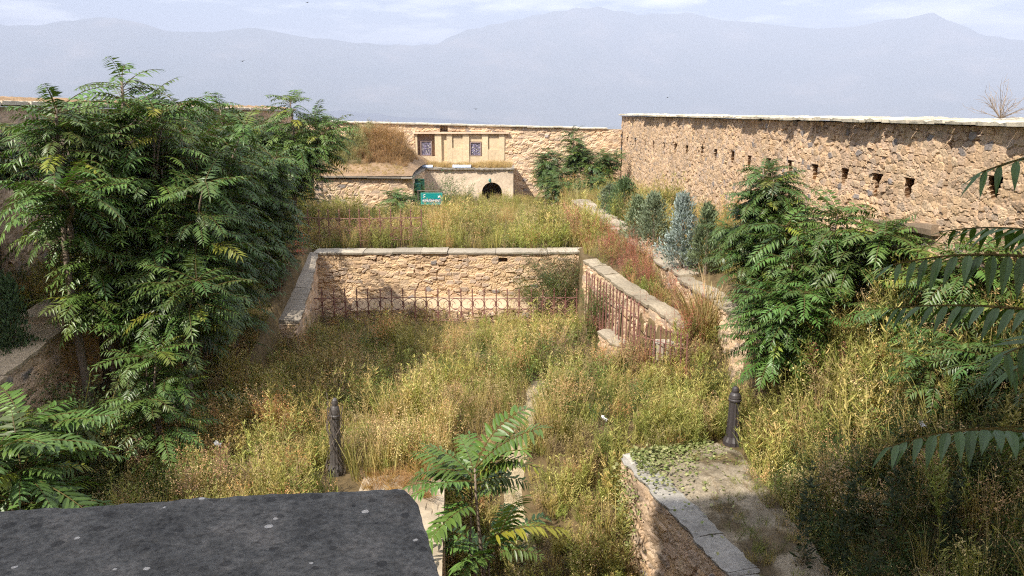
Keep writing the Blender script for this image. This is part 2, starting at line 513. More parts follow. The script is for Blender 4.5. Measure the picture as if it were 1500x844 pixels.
def rubble(u, v, cu, cv, amp, seed, mortar=(0.56, 0.43, 0.29), flat=0.15, bright=1.0):
    e, h, dx, dy = worley(u, v, cu, cv, seed)
    r1, r2, r3, r4 = h(1), h(2), h(3), h(4)
    body = sstep(0.02, 0.12, e)
    lay = r1 > flat
    hh = np.where(lay, body * (0.30 + 0.70 * r2 ** 1.6) + body * ((r3 - 0.5) * dx * 1.3 + (r4 - 0.5) * dy * 1.2), 0.08 * body)
    e2, h2, d2x, d2y = worley(u + 3.1, v + 1.7, cu * 0.42, cv * 0.42, seed + 9)
    small = sstep(0.02, 0.15, e2) * (0.1 + 0.9 * h2(1)) + sstep(0.02, 0.15, e2) * (h2(2) - .5) * (d2x + d2y) * 1.6
    cover = sstep(0.42, 0.62, fbm(u * 0.9 + 4, v * 1.3, seed + 2, 4))            # mud still filling the joints
    hh = hh * (1 - 0.55 * cover) + 0.42 * cover
    gap = (1 - sstep(0.0, 0.10, e)) * (vnoise(u * 5.3, v * 6.1, seed + 31) > 0.62) * (1 - 0.7 * cover)
    hh = hh - 0.9 * gap
    hh = amp * (hh + np.where(lay, 0.14, 0.40) * small) + 0.35 * amp * (fbm(u * 1.1, v * 1.1, seed) - 0.5)
    ci = np.clip((h(5) * len(STONE)).astype(int), 0, len(STONE) - 1)
    col = np.where((h(7) > .98)[..., None], np.array([0.27, 0.245, 0.225]), STONE[ci]) * (0.84 + 0.28 * h(6))[..., None]
    mk = np.where(lay, body, 0.25)[..., None]
    col = np.array(mortar) * (1 - mk) + col * mk
    return hh, col * bright


def rubble_prism(mb, plan, zb, zt, cu=0.26, cv=0.17, amp=0.05, seed=1, res=None, cut=None, bright=1.0, mortar=(0.56, 0.43, 0.29), flat=0.15, vscale=1.0):
    """upright wall over a counter-clockwise plan polygon; every side is laid in rubble"""
    plan = np.asarray(plan, float); n = len(plan)
    zb = np.broadcast_to(np.asarray(zb, float), n); zt = np.broadcast_to(np.asarray(zt, float), n)
    res = [0.06] * n if res is None else ([res] * n if np.isscalar(res) else res)
    hmax = float((zt - zb).max())
    nv = max(2, int(hmax / min(res)) + 1)
    uu, base_top, nr, zz0, zz1, ei = [], [], [], [], [], []
    acc = 0.0
    for i in range(n):
        a, b = plan[i], plan[(i + 1) % n]
        L = np.linalg.norm(b - a); k = max(2, int(L / res[i]))
        t = np.arange(k) / k
        uu.append(acc + t * L); acc += L
        base_top.append(a + (b - a) * t[:, None])
        nn = np.array([(b - a)[1], -(b - a)[0]]) / L
        pa = plan[i - 1]; d0 = (a - pa) / np.linalg.norm(a - pa); n0 = np.array([d0[1], -d0[0]])
        nrm = np.tile(nn, (k, 1)); nrm[0] = (nn + n0) / (np.linalg.norm(nn + n0) + 1e-6)
        nr.append(nrm)
        zz0.append(zb[i] + (zb[(i + 1) % n] - zb[i]) * t); zz1.append(zt[i] + (zt[(i + 1) % n] - zt[i]) * t)
        ei.append(np.full(k, i))
    U = np.concatenate(uu); XY = np.vstack(base_top); NR = np.vstack(nr); Z0 = np.concatenate(zz0); Z1 = np.concatenate(zz1); EI = np.concatenate(ei)
    m = len(U)
    V = np.linspace(0, 1, nv)[:, None]
    Z = Z0[None] + (Z1 - Z0)[None] * V
    UU = np.repeat(U[None], nv, 0)
    d, c = rubble(UU, Z, cu, cv, amp, seed, mortar, flat, bright)
    if cut is not None:
        d = cut(UU, Z, np.repeat(EI[None], nv, 0), d)
    deep = np.where(d < -0.5, 1.15 * d, 0)                     # deep openings run askew through the wall
    pos = np.stack([XY[None, :, 0] + NR[None, :, 0] * d, XY[None, :, 1] + NR[None, :, 1] * d - deep * (np.abs(NR[None, :, 0]) > .7), Z], -1)
    ix = np.arange(nv * m).reshape(nv, m)
    q = np.stack([ix[:-1], np.roll(ix, -1, 1)[:-1], np.roll(ix, -1, 1)[1:], ix[1:]], -1).reshape(-1, 4)
    mb.add(pos.reshape(-1, 3), q=q, c=c.reshape(-1, 3))
    # rough cap
    s0 = mb.n
    ctr = XY.mean(0)
    tops = pos[-1]
    mb.add(np.vstack([tops, [[ctr[0], ctr[1], Z1.mean()]]]), t=[[i, (i + 1) % m, m] for i in range(m)] if n > 4 else
           [[i, (i + 1) % m, m] for i in range(m)], c=(0.5, 0.4, 0.27))


def slabs(mb, p0, p1, z0, z1, w, th, over, seed, col=(0.50, 0.45, 0.36), ln=(0.45, 0.95), gap=0.015, side=1, jit=0.015, cvar=0.18):
    """row of rough coping slabs along p0->p1; the wall lies on the left (side=1) of the line, over = overhang to its right"""
    rng = np.random.default_rng(seed)
    p0, p1 = np.asarray(p0, float), np.asarray(p1, float)
    L = np.linalg.norm(p1 - p0); d = (p1 - p0) / L; nrm = np.array([-d[1], d[0]]) * side
    s = 0.0
    while s < L - 0.05:
        l = min(rng.uniform(*ln), L - s)
        k = max(2, int(l / 0.12))
        a = np.linspace(s + gap / 2, s + l - gap / 2, k + 1)
        f = -over + rng.uniform(-1, 1) * over * 0.35 + rng.uniform(-jit, jit, k + 1)
        bk = np.full(k + 1, w) + rng.uniform(-jit, jit, k + 1)
        lift = rng.uniform(-0.012, 0.012)
        zc = z0 + (z1 - z0) * a / L + lift
        fr = p0 + d * a[:, None] + nrm * f[:, None]; br = p0 + d * a[:, None] + nrm * bk[:, None]
        mid = (fr + br) / 2
        tj = rng.uniform(-jit, jit, (3, k + 1)) * 0.6
        v = np.vstack([np.column_stack([fr, zc]), np.column_stack([fr - nrm * 0.012, zc + th * 0.85 + tj[0]]),
                       np.column_stack([mid, zc + th + 0.012 + tj[1]]), np.column_stack([br, zc + th + tj[2]]), np.column_stack([br, zc])])
        m = k + 1
        q = []
        for r in range(5):
            for i in range(k):
                q.append([r * m + i, r * m + i + 1, ((r + 1) % 5) * m + i + 1, ((r + 1) % 5) * m + i])
        t = [[0, m, 4 * m], [m, 2 * m, 4 * m], [2 * m, 3 * m, 4 * m]]
        t += [[x[0] + k, x[2] + k, x[1] + k] for x in t]
        c = np.asarray(col) * rng.uniform(1 - cvar, 1 + cvar)
        mb.add(v, t=t, q=q, c=c)
        s += l

# ------------------------------------------------------------------ right rampart
def line_pts(fn, y0, y1, k=2):
    ys = np.linspace(y0, y1, k)
    return [(float(fn(y)), float(y)) for y in ys]


w = thing('stone_rampart', 'long high rubble stone rampart with a row of small loopholes along the right', 'fort wall', (float(XR(20)), 20, 3))
# loopholes: inverted wedges, one every metre and a third, 1.2 m under the eye
holes = []
for px, py in [(1335, 262), (1288, 255), (1240, 247), (1197, 241), (1160, 235.5), (1128, 232.5), (1100, 228), (1075, 222), (1050, 219), (1030, 215.5),
               (1008, 213), (991, 210.5), (974, 209), (959, 206), (946, 204), (932, 202), (920, 200.5), (1462, 258)]:
    k = (px - CX) / F
    # meet the wall plane X = 7.2 - .0425*CP*Y
    d = ray(px, py); t = 7.2 / (d[0] + 0.0425 * CP * d[1])
    holes.append((d[1] * t, EYE + d[2] * t))


CRACK_Y = 7.2 / (ray(1392, 260)[0] / ray(1392, 260)[1] + 0.0425 * CP)


def cut_loop(U, Z, EI, d):
    y = RW_Y1 - U * (RW_Y1 - RW_Y0) / math.hypot(RW_Y1 - RW_Y0, float(XR(RW_Y1) - XR(RW_Y0)))
    front = EI == 0
    for hy, hz in holes:
        dz = hz - Z                                       # below the top of the opening
        hw = 0.16 * (1 - np.clip(dz, 0, 0.36) / 0.36 * 0.80)
        ins = front & (dz > 0) & (dz < 0.33) & (np.abs(y - hy) < hw)
        d = np.where(ins, -0.72, d)
    # a long settlement crack beside the timber
    cy = CRACK_Y + 0.22 * (fbm(Z * 2.2, Z * 0 + 3, 4) - 0.5) + 0.05 * np.sin(Z * 9)
    d = np.where(front & (np.abs(y - cy) < 0.022 + 0.03 * fbm(Z * 5, Z * 0, 8)) & (Z < 5.2), -0.10, d)
    return d


mb = MB()
f0, f1 = (float(XR(RW_Y1)), RW_Y1), (float(XR(RW_Y0)), RW_Y0)
b1, b0 = (f1[0] + 0.85, f1[1]), (f0[0] + 0.85, f0[1])
rubble_prism(mb, [f0, f1, b1, b0], [0.9, 2.2, 1.5, 0.5], [5.36, 5.40, 5.40, 5.36], 0.18, 0.12, 0.052, 3, [0.024, 0.08, 0.4, 0.1], cut_loop, mortar=(0.53, 0.40, 0.27), flat=0.12)
mb.build('wall', M_RUBBLE, w)
mb = MB()
slabs(mb, f0, f1, 5.40, 5.42, 1.0, 0.055, 0.25, 5, col=(0.60, 0.54, 0.43), ln=(0.3, 0.85), gap=0.035, side=1, jit=0.03, cvar=0.2)
mb.build('coping', M_COPING, w)
mb = MB()        # earth and dry roots laid over the coping
ys = np.linspace(RW_Y1, RW_Y0, 700); prof = np.array([[-0.12, 0.050], [0.0, 0.085], [0.18, 0.13], [0.35, 0.14], [0.6, 0.16], [0.8, 0.10]])
pts = []
for a, b in prof:
    n = fbm(ys * 3.1, ys * 0 + a * 9, 6, 6)
    pts.append(np.column_stack([XR(ys) + a + 0.05 * n, ys, 5.41 + b * (0.15 + 0.62 * n)]))
ix = np.arange(6 * 700).reshape(6, 700)
mb.add(np.vstack(pts), q=np.stack([ix[:-1, :-1], ix[:-1, 1:], ix[1:, 1:], ix[1:, :-1]], -1).reshape(-1, 4), c=(0.58, 0.52, 0.40))
mb.build('soil_cover', M_SOIL, w)
mb = MB()        # half-buried timber lacing in the face


def on_wall(px, py):
    d = ray(px, py); t = 7.2 / (d[0] + 0.0425 * CP * d[1])
    return d[1] * t, EYE + d[2] * t


(ya, za), (yb, zb_) = on_wall(1268, 322), on_wall(1378, 338)
xa_, xb_ = float(XR(ya)) - 0.05, float(XR(yb)) - 0.09
n = 14
tt = np.linspace(0, 1, n)
yy = ya + (yb - ya) * tt; xx = xa_ + (xb_ - xa_) * tt; zc = za + (zb_ - za) * tt + 0.012 * np.sin(tt * 9)
hh = 0.03 + 0.06 * tt
sec = [(-0.03, -1), (-0.05, 0.1), (-0.035, 0.9), (0.10, 1), (0.10, -1)]
v = np.array([[xx[i] + a - 0.02 * tt[i], yy[i], zc[i] + b * hh[i]] for i in range(n) for a, b in sec])
q = [[i * 5 + j, i * 5 + (j + 1) % 5, (i + 1) * 5 + (j + 1) % 5, (i + 1) * 5 + j] for i in range(n - 1) for j in range(5)]
mb.add(v, q=q, t=[[(n - 1) * 5, (n - 1) * 5 + 2, (n - 1) * 5 + 1], [(n - 1) * 5, (n - 1) * 5 + 3, (n - 1) * 5 + 2], [(n - 1) * 5, (n - 1) * 5 + 4, (n - 1) * 5 + 3]], c=(0.27, 0.20, 0.14))
mb.build('timber_beam', M_WOOD, w)

# ------------------------------------------------------------------ left rampart, seen in its own shade
w = thing('stone_rampart', 'high rubble rampart in deep shade behind the big trees on the left', 'fort wall', (float(XL(20)), 20, 3))
mb = MB()
l0, l1 = (float(XL(4)), 4.0), (float(XL(41)), 41.0)
rubble_prism(mb, [l0, l1, (l1[0] - 0.85, l1[1]), (l0[0] - 0.85, l0[1])], [1.5, 0.8, 0.5, 1.5], [5.72, 5.6, 5.6, 5.72], 0.24, 0.16, 0.06, 13, [0.08, 0.1, 0.4, 0.1])
mb.build('wall', M_RUBBLE, w)
mb = MB(); slabs(mb, l1, l0, 5.62, 5.75, 1.0, 0.09, 0.16, 6, col=(0.60, 0.53, 0.42), side=-1)
mb.build('coping', M_COPING, w)
mb = MB()
pts = []
for a, b in prof:
    n = fbm(ys * 3.1, ys * 0 + a * 9, 16, 6)
    pts.append(np.column_stack([XL(ys) - a - 0.05 * n, ys, 5.74 - (ys - 4) * 0.0035 + b * (0.5 + 1.4 * n)]))
mb.add(np.vstack(pts), q=np.stack([ix[:-1, :-1], ix[1:, :-1], ix[1:, 1:], ix[:-1, 1:]], -1).reshape(-1, 4), c=(0.36, 0.24, 0.14))
mb.build('soil_cover', M_SOIL, w)

# ------------------------------------------------------------------ back wall with its plastered window bay
BY = 40.5
bx0, bx1 = float(XL(41)) - 0.2, 5.4
w = thing('stone_rampart', 'pale rubble rampart across the far end with a plastered bay of two windows', 'fort wall', (-2, BY, 2))
zl_, zr_ = ZatY(179.5, BY), ZatY(189.5, BY)
facL, facR = XatY(610, BY, 4), XatY(739, BY, 4)
zsl = (zr_ - zl_) / (XatY(890, BY, 5) - XatY(490, BY, 5))


def ztop(x): return zl_ + (x - XatY(490, BY, 5)) * zsl


notch = (XatY(645.5, BY, 5), XatY(655, BY, 5), ZatY(192.5, BY))
fz0, fz1 = ZatY(243, BY), ZatY(194.5, BY)


def cut_back(U, Z, EI, d):
    x = bx0 + U
    fr = EI == 0
    d = np.where(fr & (x > facL - 0.05) & (x < facR + 0.0) & (Z < fz1 + 0.02) & (Z > fz0 - .2), -0.36, d)
    d = np.where(fr & (x > notch[0]) & (x < notch[1]) & (Z > notch[2]), -0.45, d)
    nx0, nx1 = XatY(574, BY, 4.6), XatY(592, BY, 4.6)       # blind broken niche left of the bay
    d = np.where(fr & (x > nx0) & (x < nx1) & (Z > ZatY(222, BY)) & (Z < ZatY(194, BY)), -0.16, d)
    return d


mb = MB()
rubble_prism(mb, [(bx0, BY), (bx1, BY), (bx1, BY + 0.8), (bx0, BY + 0.8)], [0.9] * 4, [ztop(bx0), ztop(bx1), ztop(bx1), ztop(bx0)], 0.26, 0.13, 0.055, 21,
             [0.05, 0.2, 0.4, 0.2], cut_back, mortar=(0.66, 0.53, 0.36), bright=1.13)
mb.build('wall', M_RUBBLE, w)
mb = MB(); cxr = XatY(890, BY, 5)
slabs(mb, (bx0, BY), (cxr, BY), ztop(bx0) + 0.0, ztop(cxr), 0.95, 0.07, 0.13, 8, col=(0.60, 0.54, 0.43))
mb.build('coping', M_COPING, w)
PL = (0.64, 0.50, 0.33)


def X_(px): return XatY(px, BY, 4)


mb = MB()      # plaster ground of the bay: shallow piers and blind panels, one deep window recess at the left
mb.box((X_(637.2), BY + 0.04, fz0), (facR, BY + 0.3, fz1), PL)
mb.box((X_(610), BY + 0.24, fz0), (X_(637.2), BY + 0.3, fz1), (0.50, 0.33, 0.24))
for a, b, dp in [(637.2, 646.8, 0.09), (654.5, 662.5, 0.08), (678, 687.3, 0.08), (706, 715, 0.08), (731, 739, 0.07)]:
    mb.box((X_(a), BY - dp, fz0), (X_(b), BY + 0.17, fz1 - 0.06), (0.67, 0.53, 0.35), 0.004)
for a, b, z0, z1, dp in [(646.9, 654.4, fz0, ZatY(236, BY), 0.02), (662.6, 677.9, fz0, ZatY(217, BY), 0.075), (664.4, 677.9, ZatY(217, BY), fz1 - 0.22, 0.02),
                         (715.1, 730.9, fz0, ZatY(219, BY), 0.065), (716.8, 730.9, ZatY(219, BY), fz1 - 0.22, 0.02),
                         (687.4, 705.9, fz0, ZatY(228.6, BY), 0.03), (687.4, 705.9, ZatY(207.6, BY), fz1 - 0.10, -0.01), (610.2, 637.1, fz0, ZatY(229, BY), 0.05), (608.5, 611.4, fz0, fz1 - .06, .06)]:
    mb.box((X_(a), BY - dp, z0), (X_(b), BY + 0.172, z1), (0.64, 0.50, 0.33), 0.003)
mb.build('plaster_bay', M_PLASTER, w)
mb = MB(); mb.box((X_(606), BY - 0.17, fz1 - 0.05), (X_(746), BY + 0.2, fz1 + 0.03), (0.66, 0.5, 0.36), 0.008)
mb.build('lintel', M_PLASTER, w)
for a, b, p0_, p1_, yo in [(615.5, 632.5, 206, 228.5, 0.03), (688.2, 705.0, 208.2, 228.3, -0.09)]:
    z0, z1 = ZatY(p1_, BY), ZatY(p0_, BY)
    mb = MB(); x0, x1 = X_(a), X_(b); t = 0.05
    for lo, hi in [((x0, z0), (x0 + t, z1)), ((x1 - t, z0), (x1, z1)), ((x0 + t, z1 - t), (x1 - t, z1)), ((x0 + t, z0), (x1 - t, z0 + t))]:
        mb.box((lo[0], BY + 0.04 + yo, lo[1]), (hi[0], BY + 0.18, hi[1]), (0.30, 0.22, 0.2))
    fr = mb.build('window', M_WOOD, w)
    mb = MB()
    kx, kz = 9, 12
    for i in range(kx):           # patched panes and papered squares behind a lattice
        for j in range(kz):
            g = RNG.uniform(0.25, 1.0); base = np.array([0.36, 0.32, 0.46]) if RNG.random() < 0.75 else np.array([0.6, 0.55, 0.55])
            ax = x0 + t + (x1 - x0 - 2 * t) * i / kx; bx = x0 + t + (x1 - x0 - 2 * t) * (i + 1) / kx
            az_ = z0 + t + (z1 - z0 - 2 * t) * j / kz; bz = z0 + t + (z1 - z0 - 2 * t) * (j + 1) / kz
            mb.box((ax + .004, BY + 0.075 + yo + RNG.uniform(0, .02), az_ + .004), (bx - .004, BY + 0.18 + yo, bz - .004), base * g)
    me_ = mb.build('shutter', M_PAINT, fr)
    me_.data.transform(__import__('mathutils').Matrix.Translation((2, -BY, -2))); 

# ------------------------------------------------------------------ arched gate block in front of the bay
GY = 38.0
gz = ZatY(248.5, GY)
gx0, gx1 = XatY(600, GY, 3), XatY(752, GY, 3)
gt = thing('gate_block', 'low plastered block with a dark pointed archway under the window bay', 'gatehouse', (-2, GY, 1.4))
ax0, ax1 = XatY(705.5, GY, 2), XatY(735.5, GY, 2)
azs, azt = ZatY(281, GY), ZatY(267.5, GY)
arc = []
for i in range(17):
    t = i / 16.0
    x = ax0 + (ax1 - ax0) * t
    arc.append((x, azs + (azt - azs) * (1 - abs(2 * t - 1) ** 2.2) ** 0.62))
mb = MB()


def front_strip(lower, upper, nz, yy=GY):
    lower = np.array(lower); upper = np.array(upper); k = len(lower)
    V = np.linspace(0, 1, nz)[:, None, None]
    p = lower[None] + (upper - lower)[None] * V
    d = 0.03 * (fbm(p[..., 0] * 2.5, p[..., 1] * 2.5, 41) - 0.5) + 0.012 * (fbm(p[..., 0] * 12, p[..., 1] * 12, 42) - .5)
    n = fbm(p[..., 0] * 1.3, p[..., 1] * 1.3, 43)[..., None]
    c = np.array([0.66, 0.53, 0.40]) * (0.75 + 0.5 * n)
    ix = np.arange(nz * k).reshape(nz, k)
    mb.add(np.stack([p[..., 0], yy - d, p[..., 1]], -1).reshape(-1, 3), q=np.stack([ix[:-1, :-1], ix[:-1, 1:], ix[1:, 1:], ix[1:, :-1]], -1).reshape(-1, 4), c=c.reshape(-1, 3))


GZ0 = 0.9
xs = np.linspace(gx0, ax0, 50); front_strip([(x, GZ0) for x in xs], [(x, gz) for x in xs], 30)
xs = np.linspace(ax1, gx1, 14); front_strip([(x, GZ0) for x in xs], [(x, gz) for x in xs], 30)
front_strip(arc, [(x, gz) for x, z in arc], 10)
jam = [(ax0, GZ0)] + arc + [(ax1, GZ0)]
v = [(x, GY, z) for x, z in jam] + [(x, GY + 1.4, z) for x, z in jam]
m = len(jam)
mb.add(v, q=[[i, i + 1, m + i + 1, m + i] for i in range(m - 1)], c=(0.5, 0.4, 0.29))
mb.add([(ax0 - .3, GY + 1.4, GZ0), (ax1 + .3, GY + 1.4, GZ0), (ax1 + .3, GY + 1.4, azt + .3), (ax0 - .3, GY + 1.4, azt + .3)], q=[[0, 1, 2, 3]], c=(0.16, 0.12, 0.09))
mb.add([(gx1, GY, GZ0), (gx1, BY, GZ0), (gx1, BY, gz), (gx1, GY, gz), (gx0, GY, GZ0), (gx0, BY, GZ0), (gx0, BY, gz), (gx0, GY, gz)], q=[[0, 1, 2, 3], [4, 7, 6, 5], [3, 2, 6, 7]], c=(0.6, 0.48, 0.35))
mb.build('wall', M_PLASTER, gt)
mb = MB(); slabs(mb, (gx0 - .1, GY), (gx1 + .06, GY), gz + .004, gz - 0.02, 2.35, 0.08, 0.10, 10, col=(0.33, 0.29, 0.24), jit=0.03)
mb.build('roof', M_COPING, gt)
mb = MB()
mb.tube([(XatY(718, GY, 2) - .02, GY - 0.02, azt + .10), (XatY(718, GY, 2) + .02, GY - 0.05, azt + .10)], 0.09, 8, c=(0.10, 0.32, 0.30))
mb.build('keystone_lamp', M_PAINT, gt)
# buttress by the gate's right side
mb = MB()
bxp = gx1 + 0.15
mb.prism([(gx1 + .02, GY + 1.2), (gx1 + 0.75, BY - .02), (gx1 + 0.02, BY - .02)], [0.9] * 3, [2.35, 1.2, 2.35], c=(0.45, 0.35, 0.25))
mb.build('buttress', M_RUBBLE, gt)

# ------------------------------------------------------------------ stone store with an earth roof
SY = 33.2
sx0, sx1 = XatY(461, SY, 2.8), XatY(603.5, SY, 2.8)
st = thing('stone_store', 'low rubble store with an overhanging flat roof under a mound of dry grass', 'store building', (-6, SY, 1.6))
sz = ZatY(262, SY)
mb = MB()
rubble_prism(mb, [(sx0, SY), (sx1, SY), (sx1, BY - 0.1), (sx0, BY - .1)], [0.9] * 4, [sz] * 4, 0.26, 0.12, 0.05, 31, [0.05, 0.1, 0.5, 0.2], mortar=(0.62, 0.49, 0.34), bright=1.12)
mb.build('wall', M_RUBBLE, st)
mb = MB(); slabs(mb, (sx0 - 0.06, SY), (sx1 + 0.05, SY), sz + 0.06, sz + 0.02, 7.0, 0.07, 0.26, 12, col=(0.34, 0.30, 0.25), ln=(0.8, 1.6), jit=0.01)
mb.build('roof', M_COPING, st)
mb = MB()
n = 60
xs, ysr = np.linspace(sx0 - .02, sx1 + .02, n), np.linspace(SY - 0.12, BY - 0.3, n)
MX, MY = np.meshgrid(xs, ysr)


def mound(x, y):
    tx = np.clip((x - sx0) / (sx1 - sx0), 0, 1); ty = np.clip((y - SY + .1) / (BY - SY), 0, 1)
    return sz + 0.12 + (0.75 * np.sin(math.pi * np.clip(tx * 0.95 + .03, 0, 1)) ** 0.7) * sstep(0.0, 0.38, ty) + 0.12 * fbm(x * 2.5, y * 2.5, 51) * sstep(0, .06, ty)


MZ = mound(MX, MY)
ix = np.arange(n * n).reshape(n, n)
mb.add(np.stack([MX, MY, MZ], -1), q=np.stack([ix[:-1, :-1], ix[:-1, 1:], ix[1:, 1:], ix[1:, :-1]], -1).reshape(-1, 4), c=(0.33, 0.225, 0.14))
mb.build('earth_mound', M_SOIL, st)

# green sheet door standing at the store's right side
dz0, dz1 = 1.35, ZatY(262, 33.9)
dx0, dx1 = XatY(604.6, 33.9, 2.5), XatY(622, 33.9, 2.5)
dr = thing('metal_door', 'dark green sheet metal door standing open beside the stone store', 'door', (dx0, 33.9, dz0))
mb = MB(); mb.box((dx0 + .04, 33.9, dz0 + .05), (dx1 - .04, 33.93, dz1 - .05), (0.012, 0.06, 0.042)); mb.build('panel', M_PAINT, dr)
mb = MB()
for lo, hi in [((dx0, dz0), (dx0 + .04, dz1)), ((dx1 - .04, dz0), (dx1, dz1)), ((dx0 + .04, dz1 - .05), (dx1 - .04, dz1)), ((dx0 + .04, dz0), (dx1 - .04, dz0 + .05))]:
    mb.box((lo[0], 33.88, lo[1]), (hi[0], 33.95, hi[1]), (0.02, 0.08, 0.06))
mb.build('frame', M_PAINT, dr)
mb = MB(); mb.lathe([(0, 0.0), (0.13, 0.0), (0.15, 0.03), (0.15, 0.30), (0.12, 0.34), (0, 0.34)], 14, (0.02, 0.16, 0.12), at=(dx0 + .22, 33.72, dz1 - .5))
mb.build('lamp_housing', M_PAINT, dr)

# ------------------------------------------------------------------ retaining wall of the upper terrace
RY = 21.8
rx0, rx1 = XatY(462, RY, 1.9), XatY(856, RY, 1.9)
rz = ZatY(372, RY)
w = thing('retaining_wall', 'sunlit rubble retaining wall with a slab coping below the upper terrace', 'stone wall', (-2, RY, 0))
mb = MB()


def cut_ret(U, Z, EI, d):
    x = rx0 + U
    hx = XatY(737, RY, 1.8)
    d = np.where((EI == 0) & (np.abs(x - hx) < 0.11) & (np.abs(Z - ZatY(381, RY)) < 0.06), -0.3, d)
    slump = 0.10 * sstep(0.75, 0.1, Z) * (EI == 0)             # spread foot
    return d + slump


rubble_prism(mb, [(rx0, RY), (rx1, RY), (rx1, RY + 0.55), (rx0, RY + .55)], [-0.4] * 4, [rz] * 4, 0.21, 0.105, 0.052, 61, [0.026, 0.2, 0.3, 0.2], cut_ret, mortar=(0.60, 0.45, 0.27), flat=0.25, bright=1.05)
mb.build('wall', M_RUBBLE, w)
mb = MB(); slabs(mb, (rx0 - .05, RY), (rx1 - 0.0, RY), rz + .004, rz + .004, 0.62, 0.06, 0.07, 14, col=(0.40, 0.35, 0.28), ln=(0.7, 1.5), jit=0.012)
mb.build('coping', M_COPING, w)
# low mortared plinth at its foot
mb = MB()
plx0, plx1 = XatY(515, RY - .5, .4), XatY(800, RY - .5, .4)
rubble_prism(mb, [(plx0, RY - 0.55), (plx1, RY - .55), (plx1, RY - .05), (plx0, RY - .05)], [-.3] * 4, [0.30, 0.36, 0.60, 0.52], 0.22, 0.12, 0.055, 71, [0.03, 0.1, 0.3, 0.1], mortar=(0.60, 0.48, 0.35), bright=1.08, flat=.45)
mb.build('plinth', M_RUBBLE, w)


# ------------------------------------------------------------------ stair-side walls with sloping copings
def side_wall(label, pts, wid, depth, seed, side, name='stair_wall', steps=(), coping=(0.36, 0.305, 0.23)):
    """pts: (x, y, ztop) from far to near along the face line; the body lies on the given side"""
    c = np.mean(pts, 0)
    w = thing(name, label, 'stone wall', (float(c[0]), float(c[1]), float(c[2]) - 1))
    mb = MB(); cb = MB()
    for k in range(len(pts) - 1):
        a, b = np.array(pts[k][:2]), np.array(pts[k + 1][:2])
        za, zb = pts[k][2] - .08, pts[k + 1][2] - .08
        if k in steps: za -= steps[k]; 
        d = (b - a) / np.linalg.norm(b - a); nrm = np.array([-d[1], d[0]]) * side
        pl = [a, b, b + nrm * wid, a + nrm * wid]; zt = [za, zb, zb, za]; dd = [za - depth, zb - depth, zb - depth, za - depth]
        rs = [0.045, 0.08, 0.25, 0.08]
        if side < 0:
            pl = [b, a, a + nrm * wid, b + nrm * wid]; zt = [zb, za, za, zb]; dd = [zb - depth, za - depth, za - depth, zb - depth]
        rubble_prism(mb, pl, dd, zt, 0.24, 0.15, 0.05, seed + k, rs, bright=1.08, mortar=(0.58, 0.46, 0.33))
        slabs(cb, a, b, za + .006, zb + .006, wid + .04, 0.075, 0.07, seed + k, col=coping, side=side, ln=(0.5, 1.1), jit=0.025)
    mb.build('wall', M_RUBBLE, w)
    cb.build('coping', M_COPING, w)
    return w


def S(px, py, z):
    p = P(px, py, z=z); return (float(p[0]), float(p[1]), z)


A = [S(840, 293, 2.4), S(905, 337, 2.22), S(998, 402, 2.02), S(1046, 437, 1.86), S(1100, 474, 1.68), S(1150, 512, 1.5)]
side_wall('long sloping rubble wall with slab coping between the ramp and the juniper bank', A, 0.55, 1.7, 81, 1, steps={1: 0.05, 2: 0.06, 3: 0.02, 4: .04})
B = [S(856, 380, 1.9), S(905, 414, 1.72), S(977, 462, 1.42), S(1000, 484, 1.2)]
side_wall('short sloping rubble wall with a slab coping running down from the retaining wall', B, 0.30, 1.9, 91, 1, coping=(0.31, 0.26, 0.19))
C = [S(878, 483, 0.75), S(907, 507, 0.55)]
side_wall('broken stump of low wall in the weeds below the ramp', C, 0.26, 0.9, 96, 1, name='wall_stump')
D = [(rx0 + 0.0, RY - 0.02, rz + .06), (rx0 + 0.20, 20.0, 1.2), (rx0 + .3, 18.4, 0.75)]
side_wall('shaded sloping wall with a slab coping at the left end of the retaining wall', D, 0.62, 1.6, 101, -1, coping=(0.36, 0.31, 0.25))
E = [S(134, 436, 2.35), S(92, 466, 2.2), S(0, 548, 1.75), S(-70, 610, 1.5)]
side_wall('broken sloping wall topped with earth below the trees at far left', E, 0.8, 1.5, 111, -1, steps={1: 0.12}, coping=(0.50, 0.40, 0.28))

# stone treads at the head of the ramp
p = S(1003, 478, 1.2)
for (a, b, z, lab) in [(0, 0, 1.16, 'upper pale stone tread lying across the weedy ramp behind the fence'), (-0.45, -0.45, 1.0, 'lower pale stone tread at the ramp edge just above the iron fence')]:
    x, y = p[0] + a, p[1] + b
    mb = MB()
    mb.prism([(x - .28, y - .16), (x + .34, y - .22), (x + .36, y + .15), (x - .25, y + .2)], z - 0.35, [z, z + .01, z, z - .01], c=(0.46, 0.40, 0.32))
    tag(mb.build('stone_step', M_COPING), lab, 'step')
p = S(965, 548, 0.12)
mb = MB(); mb.prism([(p[0] - .3, p[1] - .16), (p[0] + .34, p[1] - .2), (p[0] + .3, p[1] + .2), (p[0] - .26, p[1] + .14)], -.2, [.15, .17, .14, .16], c=(0.5, 0.45, 0.38))
tag(mb.build('stone_block', M_COPING), 'flat grey stone lying at the foot of the ramp fence', 'stone')

